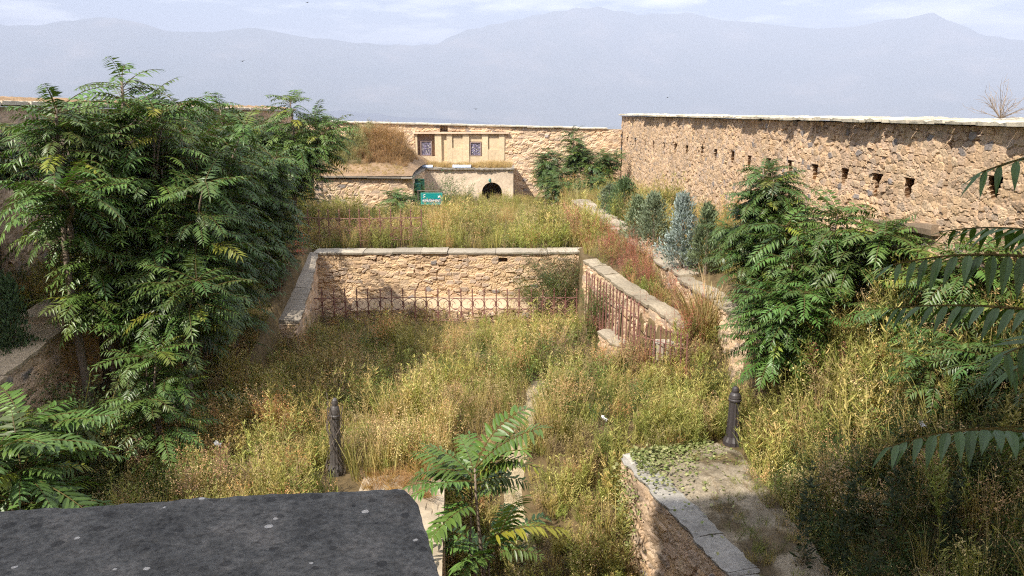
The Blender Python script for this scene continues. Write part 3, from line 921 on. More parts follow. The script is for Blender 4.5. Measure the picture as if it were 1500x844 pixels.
# ------------------------------------------------------------------ walls of the sunk passage and the near parapet
w = thing('passage_wall', 'thick wall at right with ivy and soil on top beside the sunken path', 'stone wall', (3.2, 10, 0))
q_ = [S(px, py, 0.07)[:2] for px, py in [(914, 669), (941, 701), (986, 746), (1076, 844)]]
r_ = [S(px, py, 0.07)[:2] for px, py in [(1205, 846), (1128, 748), (1078, 672), (1035, 656)]]
ql = (q_[3][0] + (q_[3][0] - q_[2][0]) * 1.9, q_[3][1] + (q_[3][1] - q_[2][1]) * 1.9)
rl_ = (r_[0][0] + (r_[0][0] - r_[1][0]) * 1.0, ql[1])
PASS_PLAN = plan = q_ + [ql, (max(rl_[0], ql[0] + .8), ql[1])] + r_
mb = MB()
rubble_prism(mb, plan, -3.4, 0.0, 0.30, 0.15, 0.06, 121, [0.035, 0.035, 0.035, 0.035, 0.3, 0.3, 0.3, 0.3, 0.15, 0.05], bright=0.95, mortar=(0.52, 0.42, 0.31))
mb.build('wall', M_RUBBLE, w)
mb = MB()
for k in range(4):
    a, b = plan[k], plan[k + 1]
    slabs(mb, a, b, 0.015, 0.015, 0.36, 0.05, 0.05, 131 + k, col=(0.31, 0.29, 0.26), side=1, ln=(0.3, 0.8), jit=0.03, gap=0.01)
slabs(mb, plan[-1], plan[0], 0.015, 0.015, 0.3, 0.06, 0.04, 139, col=(0.44, 0.41, 0.37), side=1, ln=(0.5, 0.9), jit=0.03)
mb.build('coping', M_COPING, w)
mb = MB()      # soil that has gathered on the wall top
n = 90
TU, TV = np.meshgrid(np.linspace(0, 1, n), np.linspace(0, 1, n))
PL_ = np.array(plan)
ly = r_[3][1] - .05 - TU * (r_[3][1] - ql[1] - .1)
lx = np.interp(-ly, np.r_[-r_[3][1], -PL_[:5, 1]], np.r_[r_[3][0], PL_[:5, 0]]); rx_ = np.interp(-ly, -PL_[:4:-1, 1], PL_[:4:-1, 0])
sx_ = lx + 0.24 + 0.16 * fbm(ly * 2.2, ly * 0, 19) + (rx_ - lx - 0.24) * TV
hz_ = 0.03 + 0.16 * np.sin(np.clip(TV, 0, 1) * math.pi * 0.62) ** 0.8 + 0.09 * (fbm(sx_ * 4, ly * 4, 23) - 0.4) * sstep(0, .15, TV)
ix = np.arange(n * n).reshape(n, n)
moss = sstep(.45, .62, fbm(sx_ * 2.6, ly * 2.6, 29))[..., None]
cc = (np.array([0.33, 0.275, 0.20]) * (1 - moss) + np.array([0.15, 0.115, 0.07]) * moss) * (0.6 + 0.8 * fbm(sx_ * 5, ly * 5, 24)[..., None])
mb.add(np.stack([sx_, ly, hz_], -1), q=np.stack([ix[:-1, :-1], ix[1:, :-1], ix[1:, 1:], ix[:-1, 1:]], -1).reshape(-1, 4), c=cc.reshape(-1, 3))
mb.build('soil_cover', M_SOIL, w)

w = thing('passage_wall', 'plain sunlit wall end at left of the sunken path beside the dark parapet slab', 'stone wall', (-1.6, 9, 0))
mb = MB()
plan = [(-2.3, 11.6), (-2.3, 3.0), (-0.75, 3.0), (-0.88, 8.9), (-1.07, 11.6)]
rubble_prism(mb, plan, -3.4, 0.02, 0.5, 0.3, 0.02, 141, [0.2, 0.3, 0.05, 0.05, 0.06], bright=1.1, mortar=(0.60, 0.50, 0.38))
mb.build('wall', M_RUBBLE, w)
mb = MB()
n = 70
TU, TV = np.meshgrid(np.linspace(0, 1, n), np.linspace(0, 1, n))
ly = 3.0 + 8.62 * TU; r_ = np.interp(ly, [3, 8.9, 11.62], [-0.73, -0.86, -1.05])
sx_ = -2.3 + (r_ + 2.3) * TV
crk = np.abs(fbm(sx_ * 1.6, ly * 1.6, 61) - 0.5) < 0.012
hz_ = 0.03 + 0.022 * fbm(sx_ * 5, ly * 5, 27) - 0.02 * crk
cc = np.array([0.47, 0.39, 0.29]) * (0.75 + 0.45 * fbm(sx_ * 3, ly * 3, 25)[..., None])
ix = np.arange(n * n).reshape(n, n)
mb.add(np.stack([sx_, ly, hz_], -1), q=np.stack([ix[:-1, :-1], ix[:-1, 1:], ix[1:, 1:], ix[1:, :-1]], -1).reshape(-1, 4), c=cc.reshape(-1, 3))
mb.build('cap', M_PLASTER, w)

# dark parapet slab the photographer leans on, and an unseen building added behind to shade it
pz = EYE - 0.90
ca, cb_, ccn = P(-260, 762, z=pz), P(603, 710, z=pz), P(641, 846, z=pz)
pp = thing('parapet', 'dark grey weathered concrete parapet slab filling the lower left foreground', 'parapet', (-1, 1.3, pz))
n, m = 260, 120
front = [ca[:2], P(0, 745, z=pz)[:2], P(300, 727, z=pz)[:2], cb_[:2]]
left_n, right_n = np.array([ca[0] - .15, 0.62]), np.array([0.085, 0.62])
TU, TV = np.meshgrid(np.linspace(0, 1, n), np.linspace(0, 1, m))
fr = np.stack([np.interp(TU, [0, .3, .63, 1.0], [p[0] for p in front]), np.interp(TU, [0, .3, .63, 1.0], [p[1] for p in front])], -1)
nr = left_n + (right_n - left_n) * TU[..., None]
# the right edge runs down to the picture's bottom at px 641
XYs = fr + (nr - fr) * (TV[..., None])
edge = sstep(0.0, 1.0, TU); 
corner = np.clip((TU - 0.97) / 0.03, 0, 1) * np.clip((0.07 - TV) / 0.07, 0, 1)
XYs[..., 1] -= 0.030 * corner ** 2; XYs[..., 0] -= 0.02 * corner ** 2
wob = 0.016 * (fbm(TU * 26, TU * 0, 77, 5) - 0.5) * (1 - TV) ** 3
XYs[..., 1] += wob
XYs[..., 0] += 0.012 * (fbm(TV * 14, TV * 0, 78, 5) - 0.5) * TU ** 30
zs = pz + 0.010 * (fbm(XYs[..., 0] * 4, XYs[..., 1] * 4, 71) - .5) + 0.007 * (fbm(XYs[..., 0] * 30, XYs[..., 1] * 30, 72) - .5)
rim = np.minimum(np.minimum((1 - TU) * 1.5, TV * 1.0), 1) 
zs = zs - 0.012 * np.clip(1 - rim / 0.02, 0, 1) ** 2
top = np.stack([XYs[..., 0], XYs[..., 1], zs], -1)
ix = np.arange(n * m).reshape(m, n)
mb = MB()
mb.add(top.reshape(-1, 3), q=np.stack([ix[:-1, :-1], ix[1:, :-1], ix[1:, 1:], ix[:-1, 1:]], -1).reshape(-1, 4))
ring = np.concatenate([ix[0, :], ix[1:, -1], ix[-1, -2::-1], ix[-2:0:-1, 0]])
rv = top.reshape(-1, 3)[ring]; lo = rv.copy(); lo[:, 2] = pz - 0.26
k = len(ring)
mb.add(np.vstack([rv, lo]), q=[[i, (i + 1) % k, k + (i + 1) % k, k + i] for i in range(k)])
sl = mb.build('slab', slab_mat(), pp, smooth=True)
mb = MB(); mb.prism([(-7.0, 0.66), (-0.14, 0.66), (-0.34, 1.62), (-7.0, 1.45)], -3.4, pz - 0.255, c=(0.40, 0.33, 0.25))
mb.build('wall', M_RUBBLE, pp)
mb = MB(); mb.box((-7.0, -1.18, -3.4), (6.2, 0.64, 3.98), (0.36, 0.31, 0.25))
tag(mb.build('viewing_terrace', M_RUBBLE), kind='structure')
fb = thing('shade_building', 'unseen tall stone building added behind the dark parapet to shade the foreground', 'building', (0, -3, 0))
mb = MB()
mb.box((-8.9, -7.0, -3.4), (9.5, -1.2, 17.2), (0.45, 0.35, 0.25))  # out of view; added and sized for the shade edges it casts
mb.build('wall', M_RUBBLE, fb)
mb = MB(); mb.box((-9.05, -7.15, 17.2), (9.65, -1.05, 17.5), (0.5, 0.44, 0.36)); mb.build('roof', M_COPING, fb)

# ------------------------------------------------------------------ dirt path
pth = [P(x, y, z=0)[:2] for x, y in [(795, 560), (783, 590), (768, 620), (748, 652)]] + [np.array([0.08, 12.2]), np.array([0.25, 11.2]), np.array([0.35, 10.0]), np.array([0.4, 8.8])]
pth = np.array(pth)
tt = np.linspace(0, 1, 80); ti = np.linspace(0, 1, len(pth))
PATH = np.column_stack([np.interp(tt, ti, pth[:, 0]), np.interp(tt, ti, pth[:, 1])])
d = np.gradient(PATH, axis=0); d /= np.linalg.norm(d, axis=1)[:, None]; nr = np.column_stack([-d[:, 1], d[:, 0]])
rows = []
for s in np.linspace(-1, 1, 9):
    wd = 0.19 * (0.6 + 0.8 * vnoise(tt * 14, tt * 0 + (2 if s > 0 else 5), 3))
    q_ = PATH + nr * (s * wd)[:, None]
    rows.append(np.column_stack([q_, G(q_[:, 0], q_[:, 1]) + 0.03 - 0.03 * s * s]))
ix = np.arange(9 * 80).reshape(9, 80)
mb = MB(); mb.add(np.vstack(rows), q=np.stack([ix[:-1, :-1], ix[:-1, 1:], ix[1:, 1:], ix[1:, :-1]], -1).reshape(-1, 4), c=(0.45, 0.365, 0.24))
tag(mb.build('dirt_path', M_SOIL, smooth=True), kind='structure')

# ------------------------------------------------------------------ iron fences with scrolls
RUST = (0.235, 0.11, 0.09)


def fence(label, p0, p1, zf, hgt=0.92, step=0.42, lean=0.02, seed=1, skip=()):
    rng = np.random.default_rng(seed)
    p0, p1 = np.array(p0, float), np.array(p1, float)
    L = np.linalg.norm(p1 - p0); d = (p1 - p0) / L
    c = (p0 + p1) / 2
    f = thing('iron_fence', label, 'fence', (float(c[0]), float(c[1]), float(zf(*c))))
    n = max(3, int(round(L / step)))
    st_ = L / n

    def at(s, h, off=0.0):
        q = p0 + d * s
        return np.array([q[0] - d[1] * off, q[1] + d[0] * off, base + h])
    base = float(zf(*c))
    sag = lambda s: 0.02 * math.sin(s * 1.7 + seed)
    for i in range(n + 1):
        s = i * st_
        mb = MB(); tl = rng.uniform(-lean, lean)
        mb.tube([at(s, -0.25), at(s + tl * .5, hgt * 0.5), at(s + tl, hgt)], 0.016, 5, RUST)
        mb.tube([at(s + tl, hgt - .01), at(s + tl, hgt + .025), at(s + tl, hgt + .1)], [0.014, 0.026, 0.002], 5, RUST)
        mb.build('picket', M_IRON, f)
    for h, nm in ((hgt * 0.80, 'rail'), (0.10, 'rail')):
        mb = MB(); mb.tube([at(s, h + sag(s)) for s in np.linspace(0, L, n + 1)], 0.011, 5, RUST); mb.build(nm, M_IRON, f)
    r = st_ * 0.46
    for i in range(n):
        if i in skip: continue
        s = (i + .5) * st_
        mb = MB()
        th = np.linspace(0, 2 * math.pi, 19)
        for tier in (0, 1):
            cz = hgt * 0.80 - 0.012 - r - tier * (2 * r + 0.012)
            mb.tube([at(s + r * math.cos(t), cz + r * math.sin(t)) for t in th], 0.009, 4, RUST)
            tq = np.linspace(0, 1, 12); a = tq * 2.2 * math.pi; rr = r * 0.8 * (1 - 0.75 * tq); sg = 1 if (i + tier) % 2 else -1
            mb.tube([at(s + sg * (r - rr_ * math.cos(a_) - .2 * r), cz - .1 * r + rr_ * math.sin(a_)) for a_, rr_ in zip(a, rr)], 0.007, 4, RUST)
        mb.build('scroll', M_IRON, f)
    return f


fz = lambda x, y: g1(x, y)
fence('long rusty pink iron fence with scrolls in front of the retaining wall', (XatY(388, 20.7, .4), 20.7), (XatY(845, 20.7, .4), 20.7), lambda x, y: 0.05, seed=1, hgt=0.90, step=0.305)
fence('rusty iron fence with scrolls on the upper terrace edge above the wall', (XatY(438, 23.0, 2), 23.0), (XatY(618, 23.0, 2), 23.0), lambda x, y: 1.86, seed=2, hgt=0.92, step=0.305)
a_, b_ = S(925, 505, 0.35), S(988, 540, 0.12)
fence('short reddish iron fence across the foot of the weedy ramp', (2.55, 16.0), (3.42, 15.05), lambda x, y: 0.22, seed=3, hgt=1.08, step=0.125, lean=0.04, skip=range(30))
fence('reddish iron railing running up beside the ramp under the sloping wall', (float(ip(19.6, B_X)) - .18, 19.6), (2.62, 16.2), lambda x, y: 0.45, seed=4, hgt=1.2, step=0.22, lean=0.03, skip=range(0, 40))

# ------------------------------------------------------------------ cast iron bollards
prof_b = [(0.0, -0.25), (0.165, -0.25), (0.165, 0.07), (0.15, 0.10), (0.135, 0.13), (0.122, 0.16), (0.094, 0.80), (0.096, 0.83), (0.108, 0.84), (0.112, 0.865), (0.098, 0.88),
          (0.104, 0.90), (0.092, 0.955), (0.070, 0.99), (0.058, 1.0), (0.062, 1.012), (0.064, 1.04), (0.054, 1.08), (0.03, 1.105), (0.0, 1.11)]


def bollard(label, px, Y, ptop, tilt=0.0, col=(0.052, 0.044, 0.046), worn=False):
    x = XatY(px, Y, .5); z = g1(x, Y)
    h = ZatY(ptop, Y) - z
    k = h / 1.11
    b = thing('bollard', label, 'bollard', (x, Y, z), 'cast iron bollards in the weeds')
    mb = MB(); mb.lathe([(r * (0.78 if worn else 0.9 + .1 * k), zz * k) for r, zz in prof_b[:8]], 24, col, at=(x, Y, z), flute=0.10); mb.build('shaft', M_CAST, b)
    mb = MB(); mb.lathe([(r * (0.78 if worn else 0.9 + .1 * k), zz * k) for r, zz in prof_b[7:14]], 20, col, at=(x, Y, z)); mb.build('collar', M_CAST, b)
    mb = MB(); mb.lathe([(r * (0.78 if worn else 0.9 + .1 * k), zz * k) for r, zz in prof_b[13:]], 16, col, at=(x, Y, z)); mb.build('cap', M_CAST, b)
    if worn:
        mb = MB(); rng = np.random.default_rng(4)
        for i in range(9):
            a0 = rng.uniform(0, 6.28); t = np.linspace(0, 1, 24); aa = a0 + t * rng.uniform(2, 5) * rng.choice([-1, 1])
            rad = 0.14 + 0.015 * np.sin(t * 20) - 0.03 * t
            mb.tube(np.column_stack([x + rad * np.cos(aa), Y + rad * np.sin(aa), z + (rng.uniform(0, .2) + t * rng.uniform(.5, .9)) * h]), 0.006, 4, (0.16, 0.13, 0.11))
        mb.build('dry_vine', M_BARK, b)
    b.rotation_euler = (0, tilt, 0)
    return b


bollard('weathered grey bollard wrapped in dry vine stems at left behind the parapet slab', 490, 11.75, 583, 0.03, (0.09, 0.08, 0.075), True)
bollard('dark fluted bollard standing free at the far end of the ivy topped wall', 1075, 12.9, 566, 0.0)
bollard('small farther bollard with only its cap above the bushes below the ramp', 937, 15.6, 564, 0.0)

# ------------------------------------------------------------------ tourist sign
Y0 = 30.0
s0, s1 = XatY(616.5, Y0, 2.4), XatY(648, Y0, 2.4)
q0, q1 = ZatY(299.5, Y0), ZatY(282.5, Y0)
sg = thing('direction_sign', 'small teal sign board with white lettering standing in the weeds', 'sign', (s0, Y0, 1.7))
mb = MB(); mb.box((s0, Y0, q0), (s1, Y0 + .025, q1), (0.005, 0.24, 0.235)); mb.build('board', M_PAINT, sg)
mb = MB(); t = 0.022
for lo, hi in [((s0, q0), (s1, q0 + t)), ((s0, q1 - t), (s1, q1)), ((s0, q0 + t), (s0 + t, q1 - t)), ((s1 - t, q0 + t), (s1, q1 - t))]:
    mb.box((lo[0], Y0 - .006, lo[1]), (hi[0], Y0 - .001, hi[1]), (0.12, 0.50, 0.42))
mb.build('border', M_PAINT, sg)
mb = MB(); mb.box((s0 + .06, Y0 - .005, q0 + .085), (s1 - .05, Y0 - .0015, q0 + .205), (0.005, 0.07, 0.17)); mb.build('letter_band', M_PAINT, sg)
W = (0.85, 0.87, 0.85)
fc = bpy.data.curves.new('lettering', 'FONT'); fc.body = 'REFRESHMENT'; fc.size = 0.135; fc.extrude = 0.002; fc.align_x = 'CENTER'; fc.offset = 0.003
to = bpy.data.objects.new('lettering', fc); COL.objects.link(to)
bpy.context.view_layer.update()
me = bpy.data.meshes.new_from_object(to.evaluated_get(bpy.context.evaluated_depsgraph_get()))
bpy.data.objects.remove(to)
xs_ = [v.co.x for v in me.vertices]; sc_ = (s1 - s0 - 0.13) / (max(xs_) - min(xs_))
mw = bpy.data.materials.new('white_letter'); nt = nodes_of(mw)
b = N(nt, 'ShaderNodeBsdfPrincipled', ins={'Base Color': (0.85, 0.87, 0.85, 1), 'Roughness': 0.5}); N(nt, 'ShaderNodeOutputMaterial', ins={0: b.outputs[0]})
me.materials.clear(); me.materials.append(mw)
for v in me.vertices:
    x, y, z = v.co
    v.co = ((s0 + s1) / 2 - s0 + x * sc_, -0.009 - z, q0 + 0.098 + y * sc_ * 1.15 - 1.7)
lt = bpy.data.objects.new('lettering', me); COL.objects.link(lt); lt.parent = sg
for k in (0, 1):       # two slanted arrows at top left, a star arrow at top right, a fine line of script below
    mb = MB(); x, z = s0 + .075, q0 + .25 + .075 * k
    mb.add([(x, Y0 - .008, z), (x + .09, Y0 - .008, z + .03), (x + .10, Y0 - .008, z + .06), (x + .02, Y0 - .008, z + .035)], q=[[0, 1, 2, 3]], c=W)
    mb.build('arrow_mark', M_PAINT, sg)
mb = MB(); x, z = s1 - .13, q0 + .28
mb.add([(x - .04, Y0 - .008, z - .04), (x + .02, Y0 - .008, z - .01), (x + .06, Y0 - .008, z - .02), (x + .03, Y0 - .008, z + .02), (x + .05, Y0 - .008, z + .06), (x, Y0 - .008, z + .035), (x - .05, Y0 - .008, z + .05), (x - .025, Y0 - .008, z + .01)],
       t=[[0, 1, 7], [1, 2, 3], [3, 4, 5], [5, 6, 7], [1, 3, 5], [1, 5, 7]], c=W)
mb.build('star_mark', M_PAINT, sg)
mb = MB()
for i in range(12):
    x = s0 + .27 + i * .038
    mb.add([(x, Y0 - .008, q0 + .045), (x + .025, Y0 - .008, q0 + .045), (x + .025, Y0 - .008, q0 + .062), (x, Y0 - .008, q0 + .062)], q=[[0, 1, 2, 3]], c=(0.55, 0.75, 0.7))
mb.build('small_print', M_PAINT, sg)
for nm, px, zt in (('post', 612.5, q1 + .09), ('post', 622, q0 + .3)):
    x = XatY(px, Y0, 2.3); mb = MB(); mb.tube([(x, Y0 + .045, 1.3), (x, Y0 + .045, zt)], 0.017, 6, (0.17, 0.12, 0.11)); mb.build(nm, M_IRON, sg)
x = XatY(612.5, Y0, 2.3); mb = MB(); mb.tube([(x - .02, Y0 + .045, q1 + .07), (s1 - .1, Y0 + .045, q1 + .06)], 0.014, 6, (0.2, 0.14, 0.12)); mb.build('top_bar', M_IRON, sg)

# ------------------------------------------------------------------ ailanthus: pinnate leaves on slender trunks
GREEN = np.array([0.090, 0.155, 0.033])


def add_leaves(mb, base, az, el, length, col, rng, pairs=12, droop=1.1, secs=((0.35, 1.0),), wid=0.13, llen=0.24, sweep=0.35, hang=0.16, roll=None):
    """pinnate leaves, all at once: arching stalk, paired lance leaflets, one at the tip"""
    n = len(az)
    if n == 0: return
    K = 16
    s = np.linspace(0, 1, K)
    dr = np.asarray(droop) * np.ones(n)
    ang = el[:, None] - dr[:, None] * s[None] ** 1.3
    hd = np.stack([np.cos(az), np.sin(az), np.zeros(n)], -1)
    up = np.array([0, 0, 1.0])
    T = np.cos(ang)[..., None] * hd[:, None] + np.sin(ang)[..., None] * up
    step = T * (length / (K - 1))[:, None, None]
    pos = base[:, None] + np.concatenate([np.zeros((n, 1, 3)), np.cumsum(step, 1)[:, :-1]], 1)
    side0 = np.stack([-np.sin(az), np.cos(az), np.zeros(n)], -1)
    rl = rng.normal(0, 0.28, n) if roll is None else roll
    # stalk ribbon pair
    for axis in (0, 1):
        nrm0 = side0[:, None] * np.ones((1, K, 1)) if axis == 0 else np.cross(T, side0[:, None])
        hw = (0.007 * (1 - 0.7 * s))[None, :, None] * (length / 0.7)[:, None, None]
        a, b = pos - nrm0 * hw, pos + nrm0 * hw
        v = np.stack([a, b], 2).reshape(n, K * 2, 3)
        q = np.array([[2 * i, 2 * i + 1, 2 * i + 3, 2 * i + 2] for i in range(K - 1)])
        qq = (q[None] + (np.arange(n) * K * 2)[:, None, None]).reshape(-1, 4)
        mb.add(v.reshape(-1, 3), q=qq, c=np.repeat(np.array([[0.17, 0.13, 0.05]]), n * K * 2, 0))
    ts = np.linspace(0.16, 0.97, pairs)
    ts = np.concatenate([ts, ts, [1.0]]); sgn = np.concatenate([np.ones(pairs), -np.ones(pairs), [0]])
    m = len(ts)
    jt = np.clip(ts[None] + rng.normal(0, 0.008, (n, m)), 0, 1) * (K - 1)
    i0 = np.clip(jt.astype(int), 0, K - 2); f = (jt - i0)[..., None]
    ar = np.arange(n)[:, None]
    b0 = pos[ar, i0] * (1 - f) + pos[ar, i0 + 1] * f
    Tt = T[ar, i0] * (1 - f) + T[ar, i0 + 1] * f
    Tt /= np.linalg.norm(Tt, axis=-1, keepdims=True)
    nrm = np.cross(Tt, side0[:, None]) ; nrm /= np.linalg.norm(nrm, axis=-1, keepdims=True)
    nrm *= np.where(nrm[..., 2:3] < 0, -1, 1)
    sd = side0[:, None] * np.cos(rl)[:, None, None] + nrm * np.sin(rl)[:, None, None]
    sw = sweep + rng.normal(0, 0.10, (n, m)) + 0.25 * ts[None]
    hg = hang + rng.normal(0, 0.16, (n, m))
    D = sd * (sgn[None] * np.cos(sw))[..., None] + Tt * np.where(sgn == 0, 1.0, np.sin(sw))[..., None] - np.array([0, 0, 1.0]) * hg[..., None]
    D /= np.linalg.norm(D, axis=-1, keepdims=True)
    prof = np.interp(ts, [0, .16, .45, .75, 1.0], [0.6, 0.8, 1.0, 0.85, 0.6])
    ll = (length[:, None] * llen * prof[None]) * rng.uniform(0.88, 1.1, (n, m))
    ww = ll * wid * 2
    wdir = np.cross(D, nrm); wdir /= np.linalg.norm(wdir, axis=-1, keepdims=True) + 1e-9
    ln = np.cross(wdir, D); ln *= np.where(ln[..., 2:3] < 0, -1, 1)
    rows = [b0]
    for sp_, wr in secs:
        c_ = b0 + D * (ll * sp_)[..., None] - np.array([0, 0, 1.0]) * (ll * 0.10 * sp_ ** 2)[..., None]
        e_ = (ww * wr * 0.5)[..., None]
        rows += [c_ - wdir * e_ + ln * e_ * 0.28, c_, c_ + wdir * e_ + ln * e_ * 0.28]
    rows.append(b0 + D * ll[..., None] - np.array([0, 0, 1.0]) * (ll * 0.14)[..., None])
    V = np.stack(rows, 2); k = V.shape[2]
    ns = len(secs)
    tri = [[0, 2, 1], [0, 3, 2]]
    for r in range(ns - 1):
        o = 1 + 3 * r
        tri += [[o, o + 1, o + 4], [o, o + 4, o + 3], [o + 1, o + 2, o + 5], [o + 1, o + 5, o + 4]]
    o = 1 + 3 * (ns - 1)
    tri += [[o, o + 1, k - 1], [o + 1, o + 2, k - 1]]
    tri = np.array(tri)
    tt = (tri[None] + (np.arange(n * m) * k)[:, None, None]).reshape(-1, 3)
    cc = col[:, None, :] * rng.uniform(0.86, 1.14, (n, m, 1))
    cc = np.repeat(cc.reshape(n * m, 1, 3), k, 1).reshape(-1, 3)
    mb.add(V.reshape(-1, 3), t=tt, c=cc)


def ailanthus(label, x, y, h, spread=1.3, stems=3, leaves=150, seed=1, z=None, leaf=0.8, low=0.25, tone=1.0, hue=(1, 1, 1), secs=((0.35, 1.0),), group=None, lean=(0, 0), el0=0.16, pairs=12, name='ailanthus_tree'):
    rng = np.random.default_rng(seed)
    z = g1(x, y) - 0.05 if z is None else z
    t = thing(name, label, 'tree' if h > 1.6 else 'sapling', (x, y, z), group)
    tk, cr = MB(), MB()
    bases, azs, els, lens = [], [], [], []
    for k in range(stems):
        main = k == 0
        a = rng.uniform(0, 6.28); off = 0 if main else rng.uniform(.35, 1) * spread
        hk = h * (1.0 if main else rng.uniform(0.62, 0.96))
        z0 = 0.0 if main else rng.uniform(max(0.05, low * .85), max(0.45, low)) * h
        m = 9
        s = np.linspace(0, 1, m)
        bend = s ** 1.2
        px_ = x + lean[0] * (z0 / h + s * (hk - z0) / h) + math.cos(a) * off * bend + 0.06 * np.sin(s * 5 + a)
        py_ = y + lean[1] * (z0 / h + s * (hk - z0) / h) + math.sin(a) * off * bend + 0.06 * np.cos(s * 4 + a)
        pz_ = z + z0 + (hk - z0 - 0.15) * s
        r0 = 0.014 * h + 0.008 if main else 0.008 * h + 0.006
        pts = np.column_stack([px_, py_, pz_])
        tk.tube(pts, r0 * (1 - 0.78 * s), 7, (0.23, 0.18, 0.14))
        nl = int(1.55 * leaves / stems * (1.25 if main else 0.9))
        u = rng.uniform(0, 1, nl)
        u = (low if main else 0.15) + (1 - (low if main else 0.15)) * (1 - (1 - u) ** 0.8) ** 0.75
        # a terminal whorl
        nw = min(nl, 12); u[:nw] = rng.uniform(0.93, 1.0, nw)
        ui = u * (m - 1); i0 = np.clip(ui.astype(int), 0, m - 2); f = (ui - i0)[:, None]
        b = pts[i0] * (1 - f) + pts[i0 + 1] * f
        # short twigs carry leaves out from the lower stem
        azl = np.arange(nl) * 2.39996 + rng.normal(0, 0.5, nl)
        tw = rng.uniform(0.0, 0.55, nl) * spread * (1 - u) ** 0.5 * (u < 0.93)
        b = b + np.column_stack([np.cos(azl) * tw, np.sin(azl) * tw, 0.35 * tw])
        bases.append(b); azs.append(azl)
        els.append(el0 + rng.normal(0.0, 0.22, nl) + 0.55 * np.clip((u - 0.9) * 10, 0, 1) * rng.uniform(0, 1.2, nl))
        lens.append(leaf * rng.uniform(0.62, 1.12, nl))
    base, azz, ell, le = map(np.concatenate, (bases, azs, els, lens))
    n = len(azz)
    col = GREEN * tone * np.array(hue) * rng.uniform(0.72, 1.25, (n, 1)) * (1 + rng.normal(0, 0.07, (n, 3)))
    yel = rng.random(n) < 0.04
    col[yel] *= np.array([2.2, 1.5, 0.9])
    add_leaves(cr, base, azz, ell, le, np.clip(col, 0.005, 1), rng, pairs=pairs, droop=rng.uniform(0.45, 1.15, n), secs=secs)
    tk.build('trunk', M_BARK, t, smooth=True)
    cr.build('crown', M_LEAF, t)
    return t


LG = 'ailanthus trees crowding the left rampart'  # lower tones in this row put canopy shade into the leaf colour


def at_px(px, Y, z=2.5): return XatY(px, Y, z), Y


def tree_px(label, px, Y, ptop, **kw):
    x = XatY(px, Y, 2.0); z = g1(x, Y) - .05
    h = ZatY(ptop, Y) - z
    return ailanthus(label, x, Y, h, z=z, **kw)


HQ = ((0.15, 0.8), (0.45, 1.0), (0.8, 0.55))
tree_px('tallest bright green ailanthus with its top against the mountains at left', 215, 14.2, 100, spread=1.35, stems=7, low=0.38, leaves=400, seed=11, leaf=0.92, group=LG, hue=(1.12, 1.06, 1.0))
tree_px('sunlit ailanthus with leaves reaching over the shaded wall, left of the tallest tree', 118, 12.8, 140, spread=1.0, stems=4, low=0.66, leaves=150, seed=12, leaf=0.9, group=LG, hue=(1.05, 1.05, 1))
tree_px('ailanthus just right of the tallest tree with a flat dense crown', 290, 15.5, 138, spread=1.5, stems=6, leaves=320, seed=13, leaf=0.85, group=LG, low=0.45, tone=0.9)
tree_px('ailanthus in the middle of the left row with drooping leaves toned dark for shade', 345, 18.0, 150, spread=1.5, stems=6, leaves=330, seed=14, leaf=0.85, group=LG, tone=0.8, low=0.35)
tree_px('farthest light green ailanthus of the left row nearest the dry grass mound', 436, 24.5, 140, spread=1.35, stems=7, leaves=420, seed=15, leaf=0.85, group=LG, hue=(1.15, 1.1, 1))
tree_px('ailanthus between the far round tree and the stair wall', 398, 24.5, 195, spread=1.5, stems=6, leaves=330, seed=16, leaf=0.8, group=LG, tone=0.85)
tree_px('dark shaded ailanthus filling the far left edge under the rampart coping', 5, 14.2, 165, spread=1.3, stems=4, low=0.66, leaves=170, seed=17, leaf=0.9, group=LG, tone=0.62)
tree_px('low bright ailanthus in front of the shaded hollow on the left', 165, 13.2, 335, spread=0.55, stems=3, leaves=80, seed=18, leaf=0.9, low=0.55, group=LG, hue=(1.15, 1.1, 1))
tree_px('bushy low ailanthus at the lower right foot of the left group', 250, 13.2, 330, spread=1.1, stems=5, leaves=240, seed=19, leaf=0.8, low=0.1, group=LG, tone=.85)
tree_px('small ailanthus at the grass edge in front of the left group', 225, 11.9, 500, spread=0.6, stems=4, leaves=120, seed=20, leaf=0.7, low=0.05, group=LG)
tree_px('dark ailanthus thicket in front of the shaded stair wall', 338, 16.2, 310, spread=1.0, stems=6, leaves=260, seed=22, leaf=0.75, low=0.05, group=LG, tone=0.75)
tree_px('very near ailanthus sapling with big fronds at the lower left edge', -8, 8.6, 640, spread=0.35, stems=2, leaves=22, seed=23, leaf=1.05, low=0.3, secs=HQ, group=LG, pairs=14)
tree_px('dim ailanthus behind the middle of the left group', 240, 19.5, 215, spread=1.6, stems=6, leaves=320, seed=26, leaf=0.85, low=0.1, group=LG, tone=0.7)

